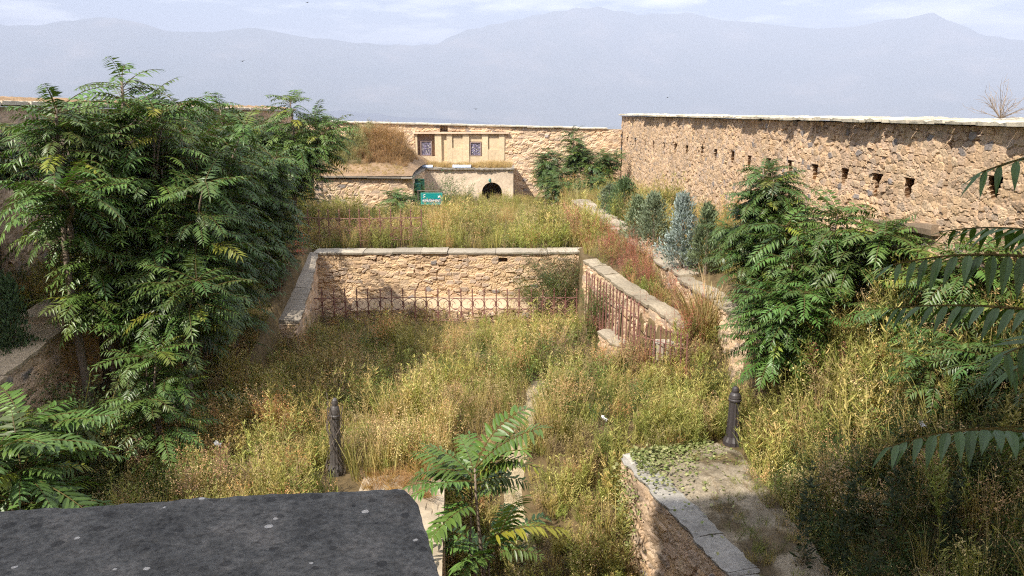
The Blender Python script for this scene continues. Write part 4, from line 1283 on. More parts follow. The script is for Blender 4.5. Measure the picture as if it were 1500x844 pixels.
RG = 'ailanthus trees on the right bank'
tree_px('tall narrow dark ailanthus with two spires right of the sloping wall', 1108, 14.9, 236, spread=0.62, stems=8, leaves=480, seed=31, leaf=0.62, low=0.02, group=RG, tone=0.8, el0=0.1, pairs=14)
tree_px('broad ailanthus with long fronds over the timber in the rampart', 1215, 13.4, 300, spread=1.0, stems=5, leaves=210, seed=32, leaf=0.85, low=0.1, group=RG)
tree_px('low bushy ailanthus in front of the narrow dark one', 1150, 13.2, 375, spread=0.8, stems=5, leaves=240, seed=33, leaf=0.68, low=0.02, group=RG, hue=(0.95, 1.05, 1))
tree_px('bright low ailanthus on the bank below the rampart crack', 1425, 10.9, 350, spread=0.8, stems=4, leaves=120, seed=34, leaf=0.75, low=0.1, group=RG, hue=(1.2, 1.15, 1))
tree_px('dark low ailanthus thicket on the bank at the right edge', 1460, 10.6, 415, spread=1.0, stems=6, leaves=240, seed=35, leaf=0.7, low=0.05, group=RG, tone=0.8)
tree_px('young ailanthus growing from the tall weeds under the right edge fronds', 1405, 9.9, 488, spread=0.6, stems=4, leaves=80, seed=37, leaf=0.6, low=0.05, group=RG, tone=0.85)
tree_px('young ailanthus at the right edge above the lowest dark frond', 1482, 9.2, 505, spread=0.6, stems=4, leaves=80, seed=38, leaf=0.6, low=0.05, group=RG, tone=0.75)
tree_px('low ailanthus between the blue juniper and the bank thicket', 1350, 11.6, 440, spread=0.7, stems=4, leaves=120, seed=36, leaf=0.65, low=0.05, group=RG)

BG = 'small ailanthus trees against the back rampart'
for lab, px, Y, pt, sp, sd in [('highest round ailanthus before the back rampart corner', 840, 38.6, 188, .7, 41), ('ailanthus left of the highest one at the back rampart', 803, 37.2, 218, .6, 42),
                               ('low drooping ailanthus at the foot of the back rampart', 822, 35.5, 247, .95, 43), ('ailanthus in the corner where the two ramparts meet', 880, 38.0, 220, .9, 44),
                               ('dense ailanthus behind the far end of the sloping wall', 868, 34.0, 255, 1.0, 45)]:
    tree_px(lab, px, Y, pt, spread=sp, stems=6, leaves=330, seed=sd, leaf=0.62, low=0.15, group=BG, tone=0.85)
tree_px('leafy young ailanthus with pale fronds below the store wall', 580, 30.5, 275, spread=0.5, stems=3, leaves=50, seed=46, leaf=0.8, low=0.1, name='ailanthus_sapling')
tree_px('tiny ailanthus left of the pale one below the store wall', 548, 29.0, 308, spread=0.3, stems=2, leaves=24, seed=47, leaf=0.6, low=0.1, name='ailanthus_sapling')

# sapling beside the sunken path, right under the viewer
x, y = XatY(704, 9.8, -0.5), 9.8
ailanthus('bright ailanthus sapling with long fronds beside the sunken path below the slab', x, y, ZatY(668, y) + 2.4, z=-2.4, spread=0.30, stems=3, leaves=22, seed=51, leaf=1.05, low=0.45, secs=HQ, hue=(1.15, 1.12, 1), name='ailanthus_sapling', el0=0.5, pairs=14)

# ------------------------------------------------------------------ weeds: a few dozen small plants, set out by the thousand
def strip(p, w, c, lists):
    """ribbon along points p (k,3) of half-width w (k) in a random sideways direction"""
    V, Q, C = lists
    k = len(p)
    d = p[-1] - p[0]
    a = RNG.uniform(0, 6.28); sd = np.array([math.cos(a), math.sin(a), 0.0])
    n0 = sum(len(v) for v in V)
    V.append(np.stack([p - sd * w[:, None], p + sd * w[:, None]], 1).reshape(-1, 3))
    Q.append(np.array([[2 * i, 2 * i + 1, 2 * i + 3, 2 * i + 2] for i in range(k - 1)]) + n0)
    C.append(np.repeat(c if np.ndim(c) == 2 else np.tile(c, (k, 1)), 2, 0))


def leafq(p, d, l, w, c, lists):
    V, Q, C = lists
    n0 = sum(len(v) for v in V)
    s = np.cross(d, [0.3, 0.2, 1.0]); s /= np.linalg.norm(s) + 1e-9
    V.append(np.array([p, p + d * l * 0.45 + s * w, p + d * l, p + d * l * 0.45 - s * w]))
    Q.append(np.array([[0, 1, 2, 3]]) + n0)
    C.append(np.tile(c, (4, 1)))


def fin(lists):
    V, Q, C = lists
    return np.vstack(V), np.vstack(Q), np.vstack(C)


def rdir(up=0.3):
    a = RNG.uniform(0, 6.28); z = RNG.uniform(up - 0.5, up + 0.5)
    v = np.array([math.cos(a), math.sin(a), z]); return v / np.linalg.norm(v)


def t_grass(n=34, h=0.55, c0=(0.22, 0.19, 0.06), c1=(0.42, 0.32, 0.14), w=0.0045, sp=0.13, arch=0.35):
    L = ([], [], [])
    for i in range(n):
        a = RNG.uniform(0, 6.28); hh = h * RNG.uniform(0.45, 1.05); r = sp * math.sqrt(RNG.random())
        t = np.array([0, .4, .75, 1.0]); lean = arch * hh * RNG.uniform(.2, 1.2)
        b = np.array([math.cos(a) * r, math.sin(a) * r, 0]); a2 = a + RNG.normal(0, .8)
        p = b + np.column_stack([np.cos(a2) * lean * t ** 2, np.sin(a2) * lean * t ** 2, hh * t * (1 - .12 * t)])
        m = RNG.random()
        c = np.outer(1 - t, c0) + np.outer(t, np.array(c0) * (1 - m) + np.array(c1) * m)
        strip(p, w * np.array([1, .95, .7, .1]), c * RNG.uniform(.75, 1.2), L)
    return fin(L)


def t_seed(n=16, h=0.75, stem=(0.30, 0.24, 0.10), head=(0.36, 0.22, 0.11), hl=0.2, dots=12, sp=0.14, size=0.011):
    L = ([], [], [])
    for i in range(n):
        a = RNG.uniform(0, 6.28); hh = h * RNG.uniform(0.6, 1.05); r = sp * math.sqrt(RNG.random()); lean = 0.28 * hh * RNG.random()
        t = np.array([0, .5, 1.0]); b = np.array([math.cos(a) * r, math.sin(a) * r, 0])
        p = b + np.column_stack([np.cos(a) * lean * t ** 2, np.sin(a) * lean * t ** 2, hh * t])
        strip(p, np.array([.0035, .003, .0015]), np.array(stem) * RNG.uniform(.7, 1.2), L)
        for k in range(dots):
            s = RNG.random(); q = p[-1] - (p[-1] - p[1]) * s * hl * 2 / max(hh, .3) + RNG.normal(0, .012 + .03 * s, 3) * [1, 1, .6]
            leafq(q, rdir(.5), size * RNG.uniform(1.2, 3.0), size * .45, np.array(head) * RNG.uniform(.6, 1.4), L)
    return fin(L)


def t_leafy(stems=5, h=0.7, c=(0.085, 0.125, 0.03), leaf=0.055, per=34, sp=0.12, wd=0.26, branch=0.16, stemc=(0.16, 0.14, 0.06), taper=0.6):
    L = ([], [], [])
    for i in range(stems):
        a = RNG.uniform(0, 6.28); hh = h * RNG.uniform(.6, 1.05); r = sp * math.sqrt(RNG.random()); lean = 0.25 * hh * RNG.random()
        t = np.array([0, .5, 1.0]); b = np.array([math.cos(a) * r, math.sin(a) * r, 0])
        p = b + np.column_stack([np.cos(a) * lean * t, np.sin(a) * lean * t, hh * t])
        strip(p, np.array([.006, .004, .002]), np.array(stemc), L)
        for k in range(per):
            s = RNG.uniform(.12, 1.0); q = b + (p[-1] - b) * s
            d = rdir(.35); off = branch * (1 - taper * s) * RNG.random()
            q = q + d * off
            leafq(q, rdir(.2) * .6 + d * .6, leaf * RNG.uniform(.6, 1.2) * (1 - .3 * s), leaf * wd * .5, np.array(c) * RNG.uniform(.6, 1.45) * np.array([RNG.uniform(.85, 1.25), 1, 1]), L)
    return fin(L)


def t_feather(stems=7, h=0.75, c=(0.20, 0.20, 0.055), tip=(0.30, 0.27, 0.09), sp=0.14, br=20, bl=0.14):
    L = ([], [], [])
    for i in range(stems):
        a = RNG.uniform(0, 6.28); hh = h * RNG.uniform(.6, 1.05); r = sp * math.sqrt(RNG.random()); lean = 0.25 * hh * RNG.random()
        t = np.array([0, .5, 1.0]); b = np.array([math.cos(a) * r, math.sin(a) * r, 0])
        p = b + np.column_stack([np.cos(a) * lean * t, np.sin(a) * lean * t, hh * t])
        strip(p, np.array([.005, .004, .002]), np.array(c) * .9, L)
        for k in range(br):
            s = RNG.uniform(.2, 1.0); q = b + (p[-1] - b) * s; d = rdir(.75)
            l = bl * (1.15 - .7 * s) * RNG.uniform(.5, 1.2); pp_ = np.array([q, q + d * l * .55, q + d * l + [0, 0, l * .15]])
            cc = (np.array(c) * (1 - s) + np.array(tip) * s) * RNG.uniform(.65, 1.35)
            strip(pp_, np.array([.003, .006, .001]), cc, L)
            for m in range(2):
                leafq(q + d * l * RNG.uniform(.3, .9), rdir(.5), .026, .0035, cc * RNG.uniform(.8, 1.3), L)
    return fin(L)


def t_twigs(h=0.6, c=(0.24, 0.17, 0.10), sp=0.12, stems=5, br=9, seeds=5, sc=(0.33, 0.24, 0.13)):
    L = ([], [], [])
    for i in range(stems):
        a = RNG.uniform(0, 6.28); hh = h * RNG.uniform(.6, 1.05); r = sp * math.sqrt(RNG.random()); lean = .3 * hh * RNG.random()
        b = np.array([math.cos(a) * r, math.sin(a) * r, 0]); e = b + np.array([math.cos(a) * lean, math.sin(a) * lean, hh])
        strip(np.array([b, (b + e) / 2, e]), np.array([.0045, .0035, .0015]), np.array(c), L)
        for k in range(br):
            s = RNG.uniform(.25, .95); q = b + (e - b) * s; d = rdir(.7); l = .2 * (1.1 - s) + .05
            strip(np.array([q, q + d * l]), np.array([.0025, .001]), np.array(c) * RNG.uniform(.7, 1.3), L)
            for m in range(seeds):
                leafq(q + d * l * RNG.uniform(.4, 1) + RNG.normal(0, .012, 3), rdir(.3), .018, .005, np.array(sc) * RNG.uniform(.6, 1.3), L)
    return fin(L)


def scatter(mb, xs, ys, zs, temps, tid, scale, tint, tilt=0.12, zscale=None):
    """copies of the small plants, all joined"""
    n = len(xs)
    az = RNG.uniform(0, 6.28, n); tx, ty = RNG.normal(0, tilt, n), RNG.normal(0, tilt, n)
    for k, (V, Q, C) in enumerate(temps):
        m = np.nonzero(tid == k)[0]
        if not len(m): continue
        ca, sa = np.cos(az[m])[:, None], np.sin(az[m])[:, None]
        s = scale[m][:, None]
        zs_ = s if zscale is None else s * zscale[m][:, None]
        x = (V[None, :, 0] * ca - V[None, :, 1] * sa) * s; y = (V[None, :, 0] * sa + V[None, :, 1] * ca) * s; z = V[None, :, 2] * zs_
        x = x + z * tx[m][:, None] + xs[m][:, None]; y = y + z * ty[m][:, None] + ys[m][:, None]; z = z + zs[m][:, None]
        P_ = np.stack([x, y, z], -1).reshape(-1, 3)
        c = (C[None] * tint[m][:, None, :]).reshape(-1, 3)
        mb.add(P_, q=(Q[None] + (np.arange(len(m)) * len(V))[:, None, None]).reshape(-1, 4), c=np.clip(c, 0.004, .9))


TAN0, TAN1 = (0.30, 0.24, 0.09), (0.50, 0.38, 0.18)
T = []
T += [t_grass(40, .50, TAN0, TAN1), t_grass(40, .62, (0.24, 0.22, 0.07), (0.45, 0.36, 0.16)), t_grass(46, .40, (0.16, 0.19, 0.045), (0.32, 0.30, 0.09))]     # 0-2 grass
T += [t_seed(18, .70), t_seed(18, .62, (0.34, 0.28, 0.12), (0.46, 0.34, 0.17)), t_seed(20, .60, (0.30, 0.20, 0.09), (0.40, 0.20, 0.09), dots=16)]               # 3-5 seed heads, 5 reddish
T += [t_feather(7, .75), t_feather(8, .62, (0.17, 0.19, 0.05), (0.26, 0.26, 0.08)), t_feather(7, .7, (0.24, 0.20, 0.07), (0.36, 0.27, 0.11))]                 # 6-8 feathery
T += [t_leafy(5, .62), t_leafy(5, .5, (0.11, 0.14, 0.035), .05), t_leafy(4, .45, (0.15, 0.17, 0.04), .06, 28, wd=.4)]                                          # 9-11 leafy
T += [t_twigs(.62), t_twigs(.5, (0.30, 0.22, 0.13)), t_twigs(.7, (0.20, 0.13, 0.09), sc=(0.28, 0.17, 0.10))]                                                   # 12-14 twigs
T += [t_seed(16, 1.0, (0.30, 0.12, 0.09), (0.36, 0.15, 0.11), hl=.55, dots=22, sp=.12, size=.013), t_leafy(4, .8, (0.30, 0.10, 0.075), .05, 26, stemc=(0.33, 0.12, 0.09))]  # 15-16 red
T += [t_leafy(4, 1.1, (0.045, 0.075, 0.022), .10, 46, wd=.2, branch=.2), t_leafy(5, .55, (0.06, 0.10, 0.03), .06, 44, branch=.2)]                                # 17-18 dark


def pick(probs, n):
    p = np.array(probs, float); p /= p.sum(1, keepdims=True)
    return (p.cumsum(1) > RNG.random(n)[:, None]).argmax(1)


BASE = np.array([.9, 1.0, .8, .8, .8, .35, 1.0, .8, .8, .5, .6, .35, .5, .6, .25, 0, 0, 0, .1])


def field_plants(x, y, seed, green=0.0, red=0.0, hs=1.0, hvar=0.35):
    n = len(x)
    gn = fbm(x * .55, y * .55, seed, 3) + green + 0.12 * (RNG.random(n) - .5); rd = fbm(x * .5 + 9, y * .5, seed + 1, 3); fe = fbm(x * .42, y * .42 + 5, seed + 2, 3)
    p = np.tile(BASE, (n, 1))
    g = sstep(.46, .64, gn)[:, None]; f = sstep(.45, .62, fe)[:, None]; r = sstep(.56, .68, rd)[:, None]
    p[:, 9:12] *= 0.35 + 4.5 * g; p[:, 2:3] *= .5 + 2 * g; p[:, 18:19] *= .2 + 5 * g
    p[:, 6:9] *= 0.35 + 3.0 * f
    p[:, 5:6] *= 0.2 + 5 * r; p[:, 14:15] *= .4 + 3 * r; p[:, 8:9] *= .6 + 2 * r
    p[:, 0:2] *= 1.3 - 0.8 * g; p[:, 15:17] += red * 2.0
    tid = pick(p, n)
    sc = (hs(x, y) if callable(hs) else hs) * RNG.uniform(1 - hvar, 1 + hvar, n) * (0.35 + 1.35 * fbm(x * 1.0, y * 1.0, seed + 3, 3))
    tint = np.array([1.44, 1.45, 1.44]) * (0.55 + 0.88 * fbm(x * 1.3, y * 1.3, seed + 4, 3))[:, None] * RNG.uniform(.92, 1.08, (n, 1)) * (1 + RNG.normal(0, .03, (n, 3)))
    return tid, sc, tint


def path_dist(x, y):
    d = np.full(len(x), 99.0)
    for a in PATH[::3]:
        d = np.minimum(d, np.hypot(x - a[0], y - a[1]))
    return d


def rnd(x0, x1, y0, y1, dens):
    n = int((x1 - x0) * (y1 - y0) * dens)
    return RNG.uniform(x0, x1, n), RNG.uniform(y0, y1, n)


def inpoly(x, y, poly):
    r = np.zeros(len(x), bool); j = len(poly) - 1
    for i in range(len(poly)):
        (xi, yi), (xj, yj) = poly[i][:2], poly[j][:2]
        r ^= ((yi > y) != (yj > y)) & (x < (xj - xi) * (y - yi) / (yj - yi + 1e-12) + xi)
        j = i
    return r


PWALL = [(a - .05 if i < 5 else a, b) for i, (a, b) in enumerate(PASS_PLAN)]
LWALL = [(-2.3, 11.6), (-2.3, 3), (-.7, 3), (-.85, 8.9), (-1.03, 11.65)]


def clear_walls(x, y):
    bad = inpoly(x, y, PWALL) | inpoly(x, y, LWALL)
    bad |= (y > 21.7) & (y < 22.38) & (x > rx0 - .1) & (x < rx1 + .1)
    for wl, side, wd in ((A, 1, .6), (B, 1, .34), (C, 1, .3), (D, -1, .65), (E, -1, .85)):
        for a, b in zip(wl[:-1], wl[1:]):
            a, b = np.array(a[:2]), np.array(b[:2]); L = np.linalg.norm(b - a); d = (b - a) / L; nn = np.array([-d[1], d[0]]) * side
            u = (x - a[0]) * d[0] + (y - a[1]) * d[1]; v = (x - a[0]) * nn[0] + (y - a[1]) * nn[1]
            bad |= (u > -.05) & (u < L + .05) & (v > -.06) & (v < wd)
    return ~bad


def sow(name, kindlabel, x, y, seed, keep=None, zf=None, **kw):
    k = clear_walls(x, y)
    if keep is not None: k &= keep
    x, y = x[k], y[k]
    z = (G(x, y) if zf is None else zf(x, y)) - 0.03
    tid, sc, tint = field_plants(x, y, seed, **kw)
    mb = MB()
    scatter(mb, x, y, z, T, tid, sc, tint)
    return tag(mb.build(name, M_WEED), kindlabel, kind='stuff')


# middle terrace and sunk passage
x, y = rnd(-7.4, 5.4, 8.2, 21.6, 38)
pd = path_dist(x, y)
inpass = (x > -1.1) & (x < ip(y, PASS_R)) & (y < 13.6)
keep = (x < ip(y, A_X) + .1) & (x > ip(y, AL_X) - .4) & ~((x > ip(y, B_X)) & (y > 15.6) & (y < 22)) & ~((x < -5.7) & (y > 17))
keep &= (pd > np.where(y > 11.8, .20, .06) + 0.16 * RNG.random(len(x)) ** 1.5) | (inpass & (RNG.random(len(x)) < .5))
for bx_, by_ in ((XatY(1075, 12.9, .5), 12.9), (XatY(490, 11.75, .5), 11.75)):
    keep &= ~((np.abs(x - bx_ * (y / by_)) < .32) & (y > by_ - 2.2) & (y < by_ + .12) & (RNG.random(len(x)) < .93))
keep &= RNG.random(len(x)) < np.where(y > 19.7, .38, 1)
hs = None
o = sow('meadow_weeds', 'dry grass and weeds overgrowing the middle terrace', x, y, 201, keep, hs=lambda x, y: 0.97 * (1 - .38 * sstep(18.6, 20.0, y)))
# upper terrace
x, y = rnd(-8.6, 2.6, 22.42, 38.0, 22)
keep = (x < ip(y, A_X) - .1) & ~((y > SY - .1) & (x < sx1 + .15)) & ~((y > GY - .1) & (x < gx1 + .1))
sow('terrace_weeds', 'green and tan weeds covering the upper terrace', x, y, 211, keep, green=.13, hs=lambda x, y: (1.08 - .62 * sstep(24, 31.5, y)) * (1 + .5 * np.exp(-((x + 2.0) / 1.6) ** 2) * sstep(26, 30, y)))
# right bank, below the rampart
x, y = rnd(2.0, 7.3, 5.0, 38.0, 34)
keep = (RNG.random(len(x)) < np.where(y < 17, 1, .5)) & (x > ip(y, A_X) - .05) & (x < XR(y) - .15)
sow('bank_weeds', 'weeds covering the bank below the right rampart', x, y, 221, keep, green=.07, hs=1.12)
# ramp with red stalks
x, y = rnd(1.7, 4.6, 15.3, 29.0, 24)
keep = (x > np.where(y < 22, ip(y, B_X), 1.7 + 0 * y) + .1) & (x < ip(y, A_X) - .05) & ((y < 22.5) | (x > ip(y, A_X) - 1.6))
keep &= RNG.random(len(x)) < np.where(y > 24, .5, 1)
sow('ramp_weeds', 'reddish stalks and dry weeds filling the ramp between the sloping walls', x, y, 231, keep, red=2.6, hs=0.85)
# left bank in shade
x, y = rnd(-11.2, -5.6, 9.0, 38, 30)
keep = (RNG.random(len(x)) < np.where(y < 18, 1, .3)) & (x < np.where(y > 17, -5.7, ip(y, AL_X) + .3)) & (x > XL(y) + .2) & ~((y > SY) & (x > sx0))
sow('shade_weeds', 'weeds growing in the shade of the left trees', x, y, 241, keep, green=.12, hs=0.85)


# ------------------------------------------------------------------ more left-hand trees that close the row
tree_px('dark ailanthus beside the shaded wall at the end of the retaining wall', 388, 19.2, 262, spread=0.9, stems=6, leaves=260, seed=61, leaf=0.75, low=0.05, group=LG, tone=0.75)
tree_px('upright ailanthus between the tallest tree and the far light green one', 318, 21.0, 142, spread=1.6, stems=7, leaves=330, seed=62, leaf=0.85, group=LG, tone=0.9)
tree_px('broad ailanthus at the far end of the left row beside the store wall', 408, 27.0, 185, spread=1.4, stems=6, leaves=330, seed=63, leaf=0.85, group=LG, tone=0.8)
tree_px('ailanthus with level fronds in the centre of the left group', 262, 14.0, 235, spread=1.2, stems=6, leaves=300, seed=65, leaf=0.85, low=0.3, group=LG, tone=.85)  # lower tone: shade under the canopy put into leaf colour


tree_px('near ailanthus sapling arching over the face of the broken sloping wall', 40, 9.7, 600, spread=0.4, stems=3, leaves=36, seed=66, leaf=0.95, low=0.1, secs=HQ, group=LG, pairs=14)


# ------------------------------------------------------------------ junipers and bushes
def juniper(label, px, Y, ptop, rad, col, seed, n=2600, group='junipers below the right rampart', sprays=None):
    rng = np.random.default_rng(seed)
    x = XatY(px, Y, 3.0); z = g1(x, Y) - .05; h = ZatY(ptop, Y) - z
    t = thing('juniper', label, 'juniper', (x, Y, z), group)
    tk = MB(); tk.tube([(x, Y, z), (x + .02, Y, z + h * .5), (x, Y, z + h * .9)], [0.05, 0.03, 0.008], 6, (0.2, 0.15, 0.11)); tk.build('trunk', M_BARK, t)
    cr = MB()
    # branchlets: each an upswept plume of scale sprays
    nb = n // 20
    u = rng.uniform(0.03, 0.98, nb) ** 0.9; a = rng.uniform(0, 6.28, nb)
    rr = rad * (0.6 + 0.8 * vnoise(a * 1.3, u * 4 + seed, seed)) * (1 - u) ** 0.7 * (0.75 + 0.5 * rng.random(nb)) * np.clip(0.45 + u * 6, 0, 1)
    tipx = np.column_stack([np.cos(a) * rr, np.sin(a) * rr, u * h + 0.18 * h * (1 - u) * rng.uniform(.3, 1, nb)])
    root = np.column_stack([np.cos(a) * rr * .15, np.sin(a) * rr * .15, u * h * 0.92])
    s = rng.uniform(.35, 1.05, (nb, 20)) 
    p = root[:, None] + (tipx - root)[:, None] * s[..., None] + rng.normal(0, 0.05 * (0.5 + rad), (nb, 20, 3))
    p[..., 2] = np.maximum(p[..., 2], 0.02)
    d = (tipx - root); d /= np.linalg.norm(d, axis=1)[:, None] + 1e-6
    d = d[:, None] + rng.normal(0, .55, (nb, 20, 3)) + [0, 0, .75]; d /= np.linalg.norm(d, axis=-1, keepdims=True)
    l = rng.uniform(.05, .12, (nb, 20, 1)); sd = np.cross(d, rng.normal(0, 1, (nb, 20, 3))); sd /= np.linalg.norm(sd, axis=-1, keepdims=True) + 1e-6
    w = l * 0.16
    V = np.stack([p, p + d * l * .5 + sd * w, p + d * l, p + d * l * .5 - sd * w], 2).reshape(-1, 3) + np.array([x, Y, z])
    m = nb * 20
    c = np.array(col) * rng.uniform(.65, 1.35, (nb, 1, 1)) * rng.uniform(.8, 1.2, (nb, 20, 1))
    cr.add(V, q=np.arange(m * 4).reshape(m, 4), c=np.repeat(c.reshape(m, 3), 4, 0))
    cr.build('crown', M_NEEDLE, t)


BLUE, GRN = (0.19, 0.23, 0.145), (0.10, 0.15, 0.065)
juniper('slender silver blue juniper, palest of the row below the rampart', 1000, 18.3, 284, 0.46, (0.29, 0.345, 0.325), 71, 4200)
juniper('grey green juniper right of the silver blue one', 1036, 17.6, 300, 0.40, (0.15, 0.19, 0.10), 72, 3400)
juniper('rounded blue green juniper left of the silver blue one', 958, 20.8, 285, 0.60, BLUE, 73, 4200)
juniper('pale blue green juniper behind the sloping wall coping', 935, 22.3, 290, 0.50, (0.19, 0.235, 0.13), 74, 3200)
juniper('green juniper nearest the back corner', 915, 26.5, 262, 0.75, GRN, 75, 3600)
juniper('small bluish juniper among the green bushes by the back corner', 893, 27.5, 272, 0.5, BLUE, 76, 2600)
juniper('broad blue green juniper behind the long fronded ailanthus', 1278, 13.6, 368, 0.75, (0.15, 0.185, 0.105), 77, 6500)
juniper('low blue green juniper in front of the rampart crack', 1325, 12.8, 415, 0.55, (0.135, 0.17, 0.095), 78, 4000)
juniper('soft green juniper at the far left edge behind the broken wall', 8, 12.4, 402, 0.5, (0.10, 0.16, 0.075), 79, 5200, group=None)


def bush(name, label, cat, px, Y, ptop, rad, temps, n, seed, tint=(1, 1, 1), z=None, group=None, base=0.0, spin=0.25, zc=2.0, x=None):
    """one shrub or clump grown from several stems; a single crown mesh"""
    global RNG
    keep, RNG = RNG, np.random.default_rng(seed)
    x = XatY(px, Y, zc) if x is None else x
    z = g1(x, Y) - .04 if z is None else z
    h = ZatY(ptop, Y) - z
    a = RNG.uniform(0, 6.28, n); r = rad * np.sqrt(RNG.random(n))
    hs = np.array([tt[0][:, 2].max() for tt in temps])
    tid = RNG.integers(0, len(temps), n)
    sc = h / hs[tid] * (1 - 0.45 * (r / rad) ** 2) * RNG.uniform(.78, 1.0, n)
    tn = np.array(tint) * RNG.uniform(.75, 1.25, (n, 1)) * (1 + RNG.normal(0, .05, (n, 3)))
    mb = MB()
    scatter(mb, x + np.cos(a) * r, Y + np.sin(a) * r, z + 0 * r + base, temps, tid, np.minimum(sc, 3.0), tn, tilt=spin)
    RNG = keep
    o = mb.build(name, M_WEED)
    o.data.transform(__import__('mathutils').Matrix.Translation((-x, -Y, -z))); o.location = (x, Y, z)
    return tag(o, label, cat, group)


CANN = [t_leafy(4, 1.5, (0.065, 0.125, 0.035), .11, 90, wd=.22, branch=.26, taper=.75, sp=.2), t_leafy(3, 1.3, (0.08, 0.14, 0.04), .10, 80, wd=.22, branch=.24, taper=.75, sp=.2)]
DARKB = [t_leafy(7, .8, (0.045, 0.075, 0.028), .06, 60, branch=.22, sp=.2), t_leafy(6, .7, (0.055, 0.085, 0.03), .05, 60, branch=.2, sp=.2)]
GREYB = [t_leafy(7, .7, (0.13, 0.15, 0.075), .05, 60, branch=.25, sp=.22), t_twigs(.7, (0.22, 0.17, 0.11), sp=.2)]
SPIKE = [t_leafy(3, 1.2, (0.10, 0.155, 0.045), .05, 110, wd=.4, branch=.09, taper=.5, sp=.12, stemc=(.2, .1, .06))]
REDSP = [t_leafy(3, 1.2, (0.23, 0.075, 0.06), .05, 90, wd=.4, branch=.09, taper=.4, sp=.12, stemc=(.3, .08, .06))]
DOCK = [t_leafy(1, 1.0, (0.20, 0.115, 0.06), .06, 110, wd=.7, branch=.10, taper=.3, sp=.03, stemc=(.2, .12, .07))]
TALLD = [t_leafy(1, 1.5, (0.04, 0.058, 0.022), .12, 170, wd=.26, branch=.13, taper=.75, sp=.02)]
for lab, px, Y, pt, rd, sd in [('tall leafy green weed left of the archway, highest one behind the sign', 660, 33.0, 231, .55, 1), ('leafy green weed above the teal sign beside the green door', 630, 33.2, 246, .55, 2),
                               ('leafy green weed between the tall one and the archway', 684, 32.6, 254, .5, 3)]:
    bush('tall_weed', lab, 'weed', px, Y, pt, rd, CANN, 7, 300 + sd, group='tall weeds behind the sign')
bush('grass_tuft', 'dry bleached grass tuft at the foot of the narrow ailanthus beside the sloping wall', 'grass tuft', 1037, 16.0, 392, .2, [t_grass(60, .6, (.42, .33, .15), (.6, .48, .26))], 14, 310)
bush('shrub', 'dark drooping shrub growing out of the right end of the retaining wall', 'shrub', 803, 21.5, 366, .72, DARKB, 26, 311, z=0.5, tint=(1.5, 1.55, 1.2), spin=.6)
bush('shrub', 'grey green shrub hanging over the corner of retaining wall and ramp', 'shrub', 838, 21.4, 346, .7, GREYB, 24, 312, z=0.9, tint=(.9, .95, .9), spin=.5)
bush('shrub', 'sprawling grey weed at the fence before the retaining wall shadow', 'shrub', 470, 20.3, 435, .7, GREYB, 12, 313, z=0.0, spin=.4)
bush('shrub', 'light green creeper hanging over the short sloping wall', 'creeper', 884, 18.9, 388, .38, [t_leafy(6, .7, (.11, .19, .05), .06, 60, branch=.2, sp=.2)], 12, 314, z=0.75, spin=.5, zc=1.2)
bush('shrub', 'dark green bush in the weeds right of the ramp fence', 'bush', 1030, 14.9, 500, .52, DARKB, 18, 315, tint=(1.2, 1.25, 1))
bush('shrub', 'dark bush around the smallest bollard', 'bush', 958, 14.5, 565, .5, DARKB, 14, 316, tint=(1.15, 1.2, 1), zc=.5)
bush('shrub', 'low dark leafy bush left of the smallest bollard', 'bush', 897, 14.7, 580, .34, DARKB, 9, 317, tint=(.8, .9, .8), zc=.5)
bush('shrub', 'brown withered bush by the broken wall stump', 'bush', 830, 17.2, 470, .7, [t_twigs(.7, (.26, .17, .11), sp=.2, br=14), t_twigs(.7, (.22, .13, .1), sp=.2, br=14)], 16, 318, zc=.5)
bush('shrub', 'small dark reddish bush in front of the fence left of the ramp', 'bush', 748, 19.6, 468, .3, REDSP + DARKB, 7, 319, zc=.5, tint=(.8, .8, .8))
bush('shrub', 'grey brown dry bush on the upper terrace above the retaining wall middle', 'bush', 635, 24.3, 332, .5, GREYB, 9, 320, tint=(.9, .75, .7))
bush('shrub', 'rust red bush on the upper terrace right of the middle', 'bush', 747, 24.6, 333, .4, REDSP, 8, 321, tint=(1.2, 1.3, 1.2))
for k, (px, Y, pt, tp, lab) in enumerate([(398, 19.0, 330, SPIKE, 'tall green amaranth spikes at the shaded wall, left clump'), (418, 20.2, 318, SPIKE, 'tall green amaranth spikes at the shaded wall, right clump'),
                                          (390, 19.6, 408, REDSP, 'red amaranth spike at the left end of the long fence'), (432, 21.0, 330, REDSP, 'dark red amaranth stalks above the shaded coping'),
                                          (377, 18.2, 352, SPIKE, 'amaranth clump half hidden at the edge of the left trees')]):
    bush('amaranth', lab, 'weed', px, Y, pt, .28, tp, 6, 330 + k, group='amaranth clumps by the shaded wall')
for k, (px, Y, pt, lab) in enumerate([(1210, 12.2, 448, 'taller brown withered dock stalk in front of the right trees'), (1245, 12.0, 458, 'shorter brown withered dock stalk right of the taller one')]):
    bush('dock_stalk', lab, 'weed', px, Y, pt, .06, DOCK, 2, 340 + k, zc=1.5, spin=.05, group='withered dock stalks')
for k, (px, Y, pt, lab) in enumerate([(1240, 8.6, 598, 'tall dark nettle stalk standing alone at lower right'), (1197, 8.9, 640, 'shorter dark nettle stalk left of the lone tall one'),
                                      (1332, 8.4, 520, 'thin tall dark stalk near the lower right fronds'), (1400, 8.0, 600, 'dark nettle stalk below the right edge fronds'), (1290, 7.8, 690, 'low dark nettle clump at the bottom right')]):
    bush('nettle', lab, 'weed', px, Y, pt, .08, TALLD, 2, 350 + k, zc=2.0, spin=.06, group='dark nettle stalks at lower right')
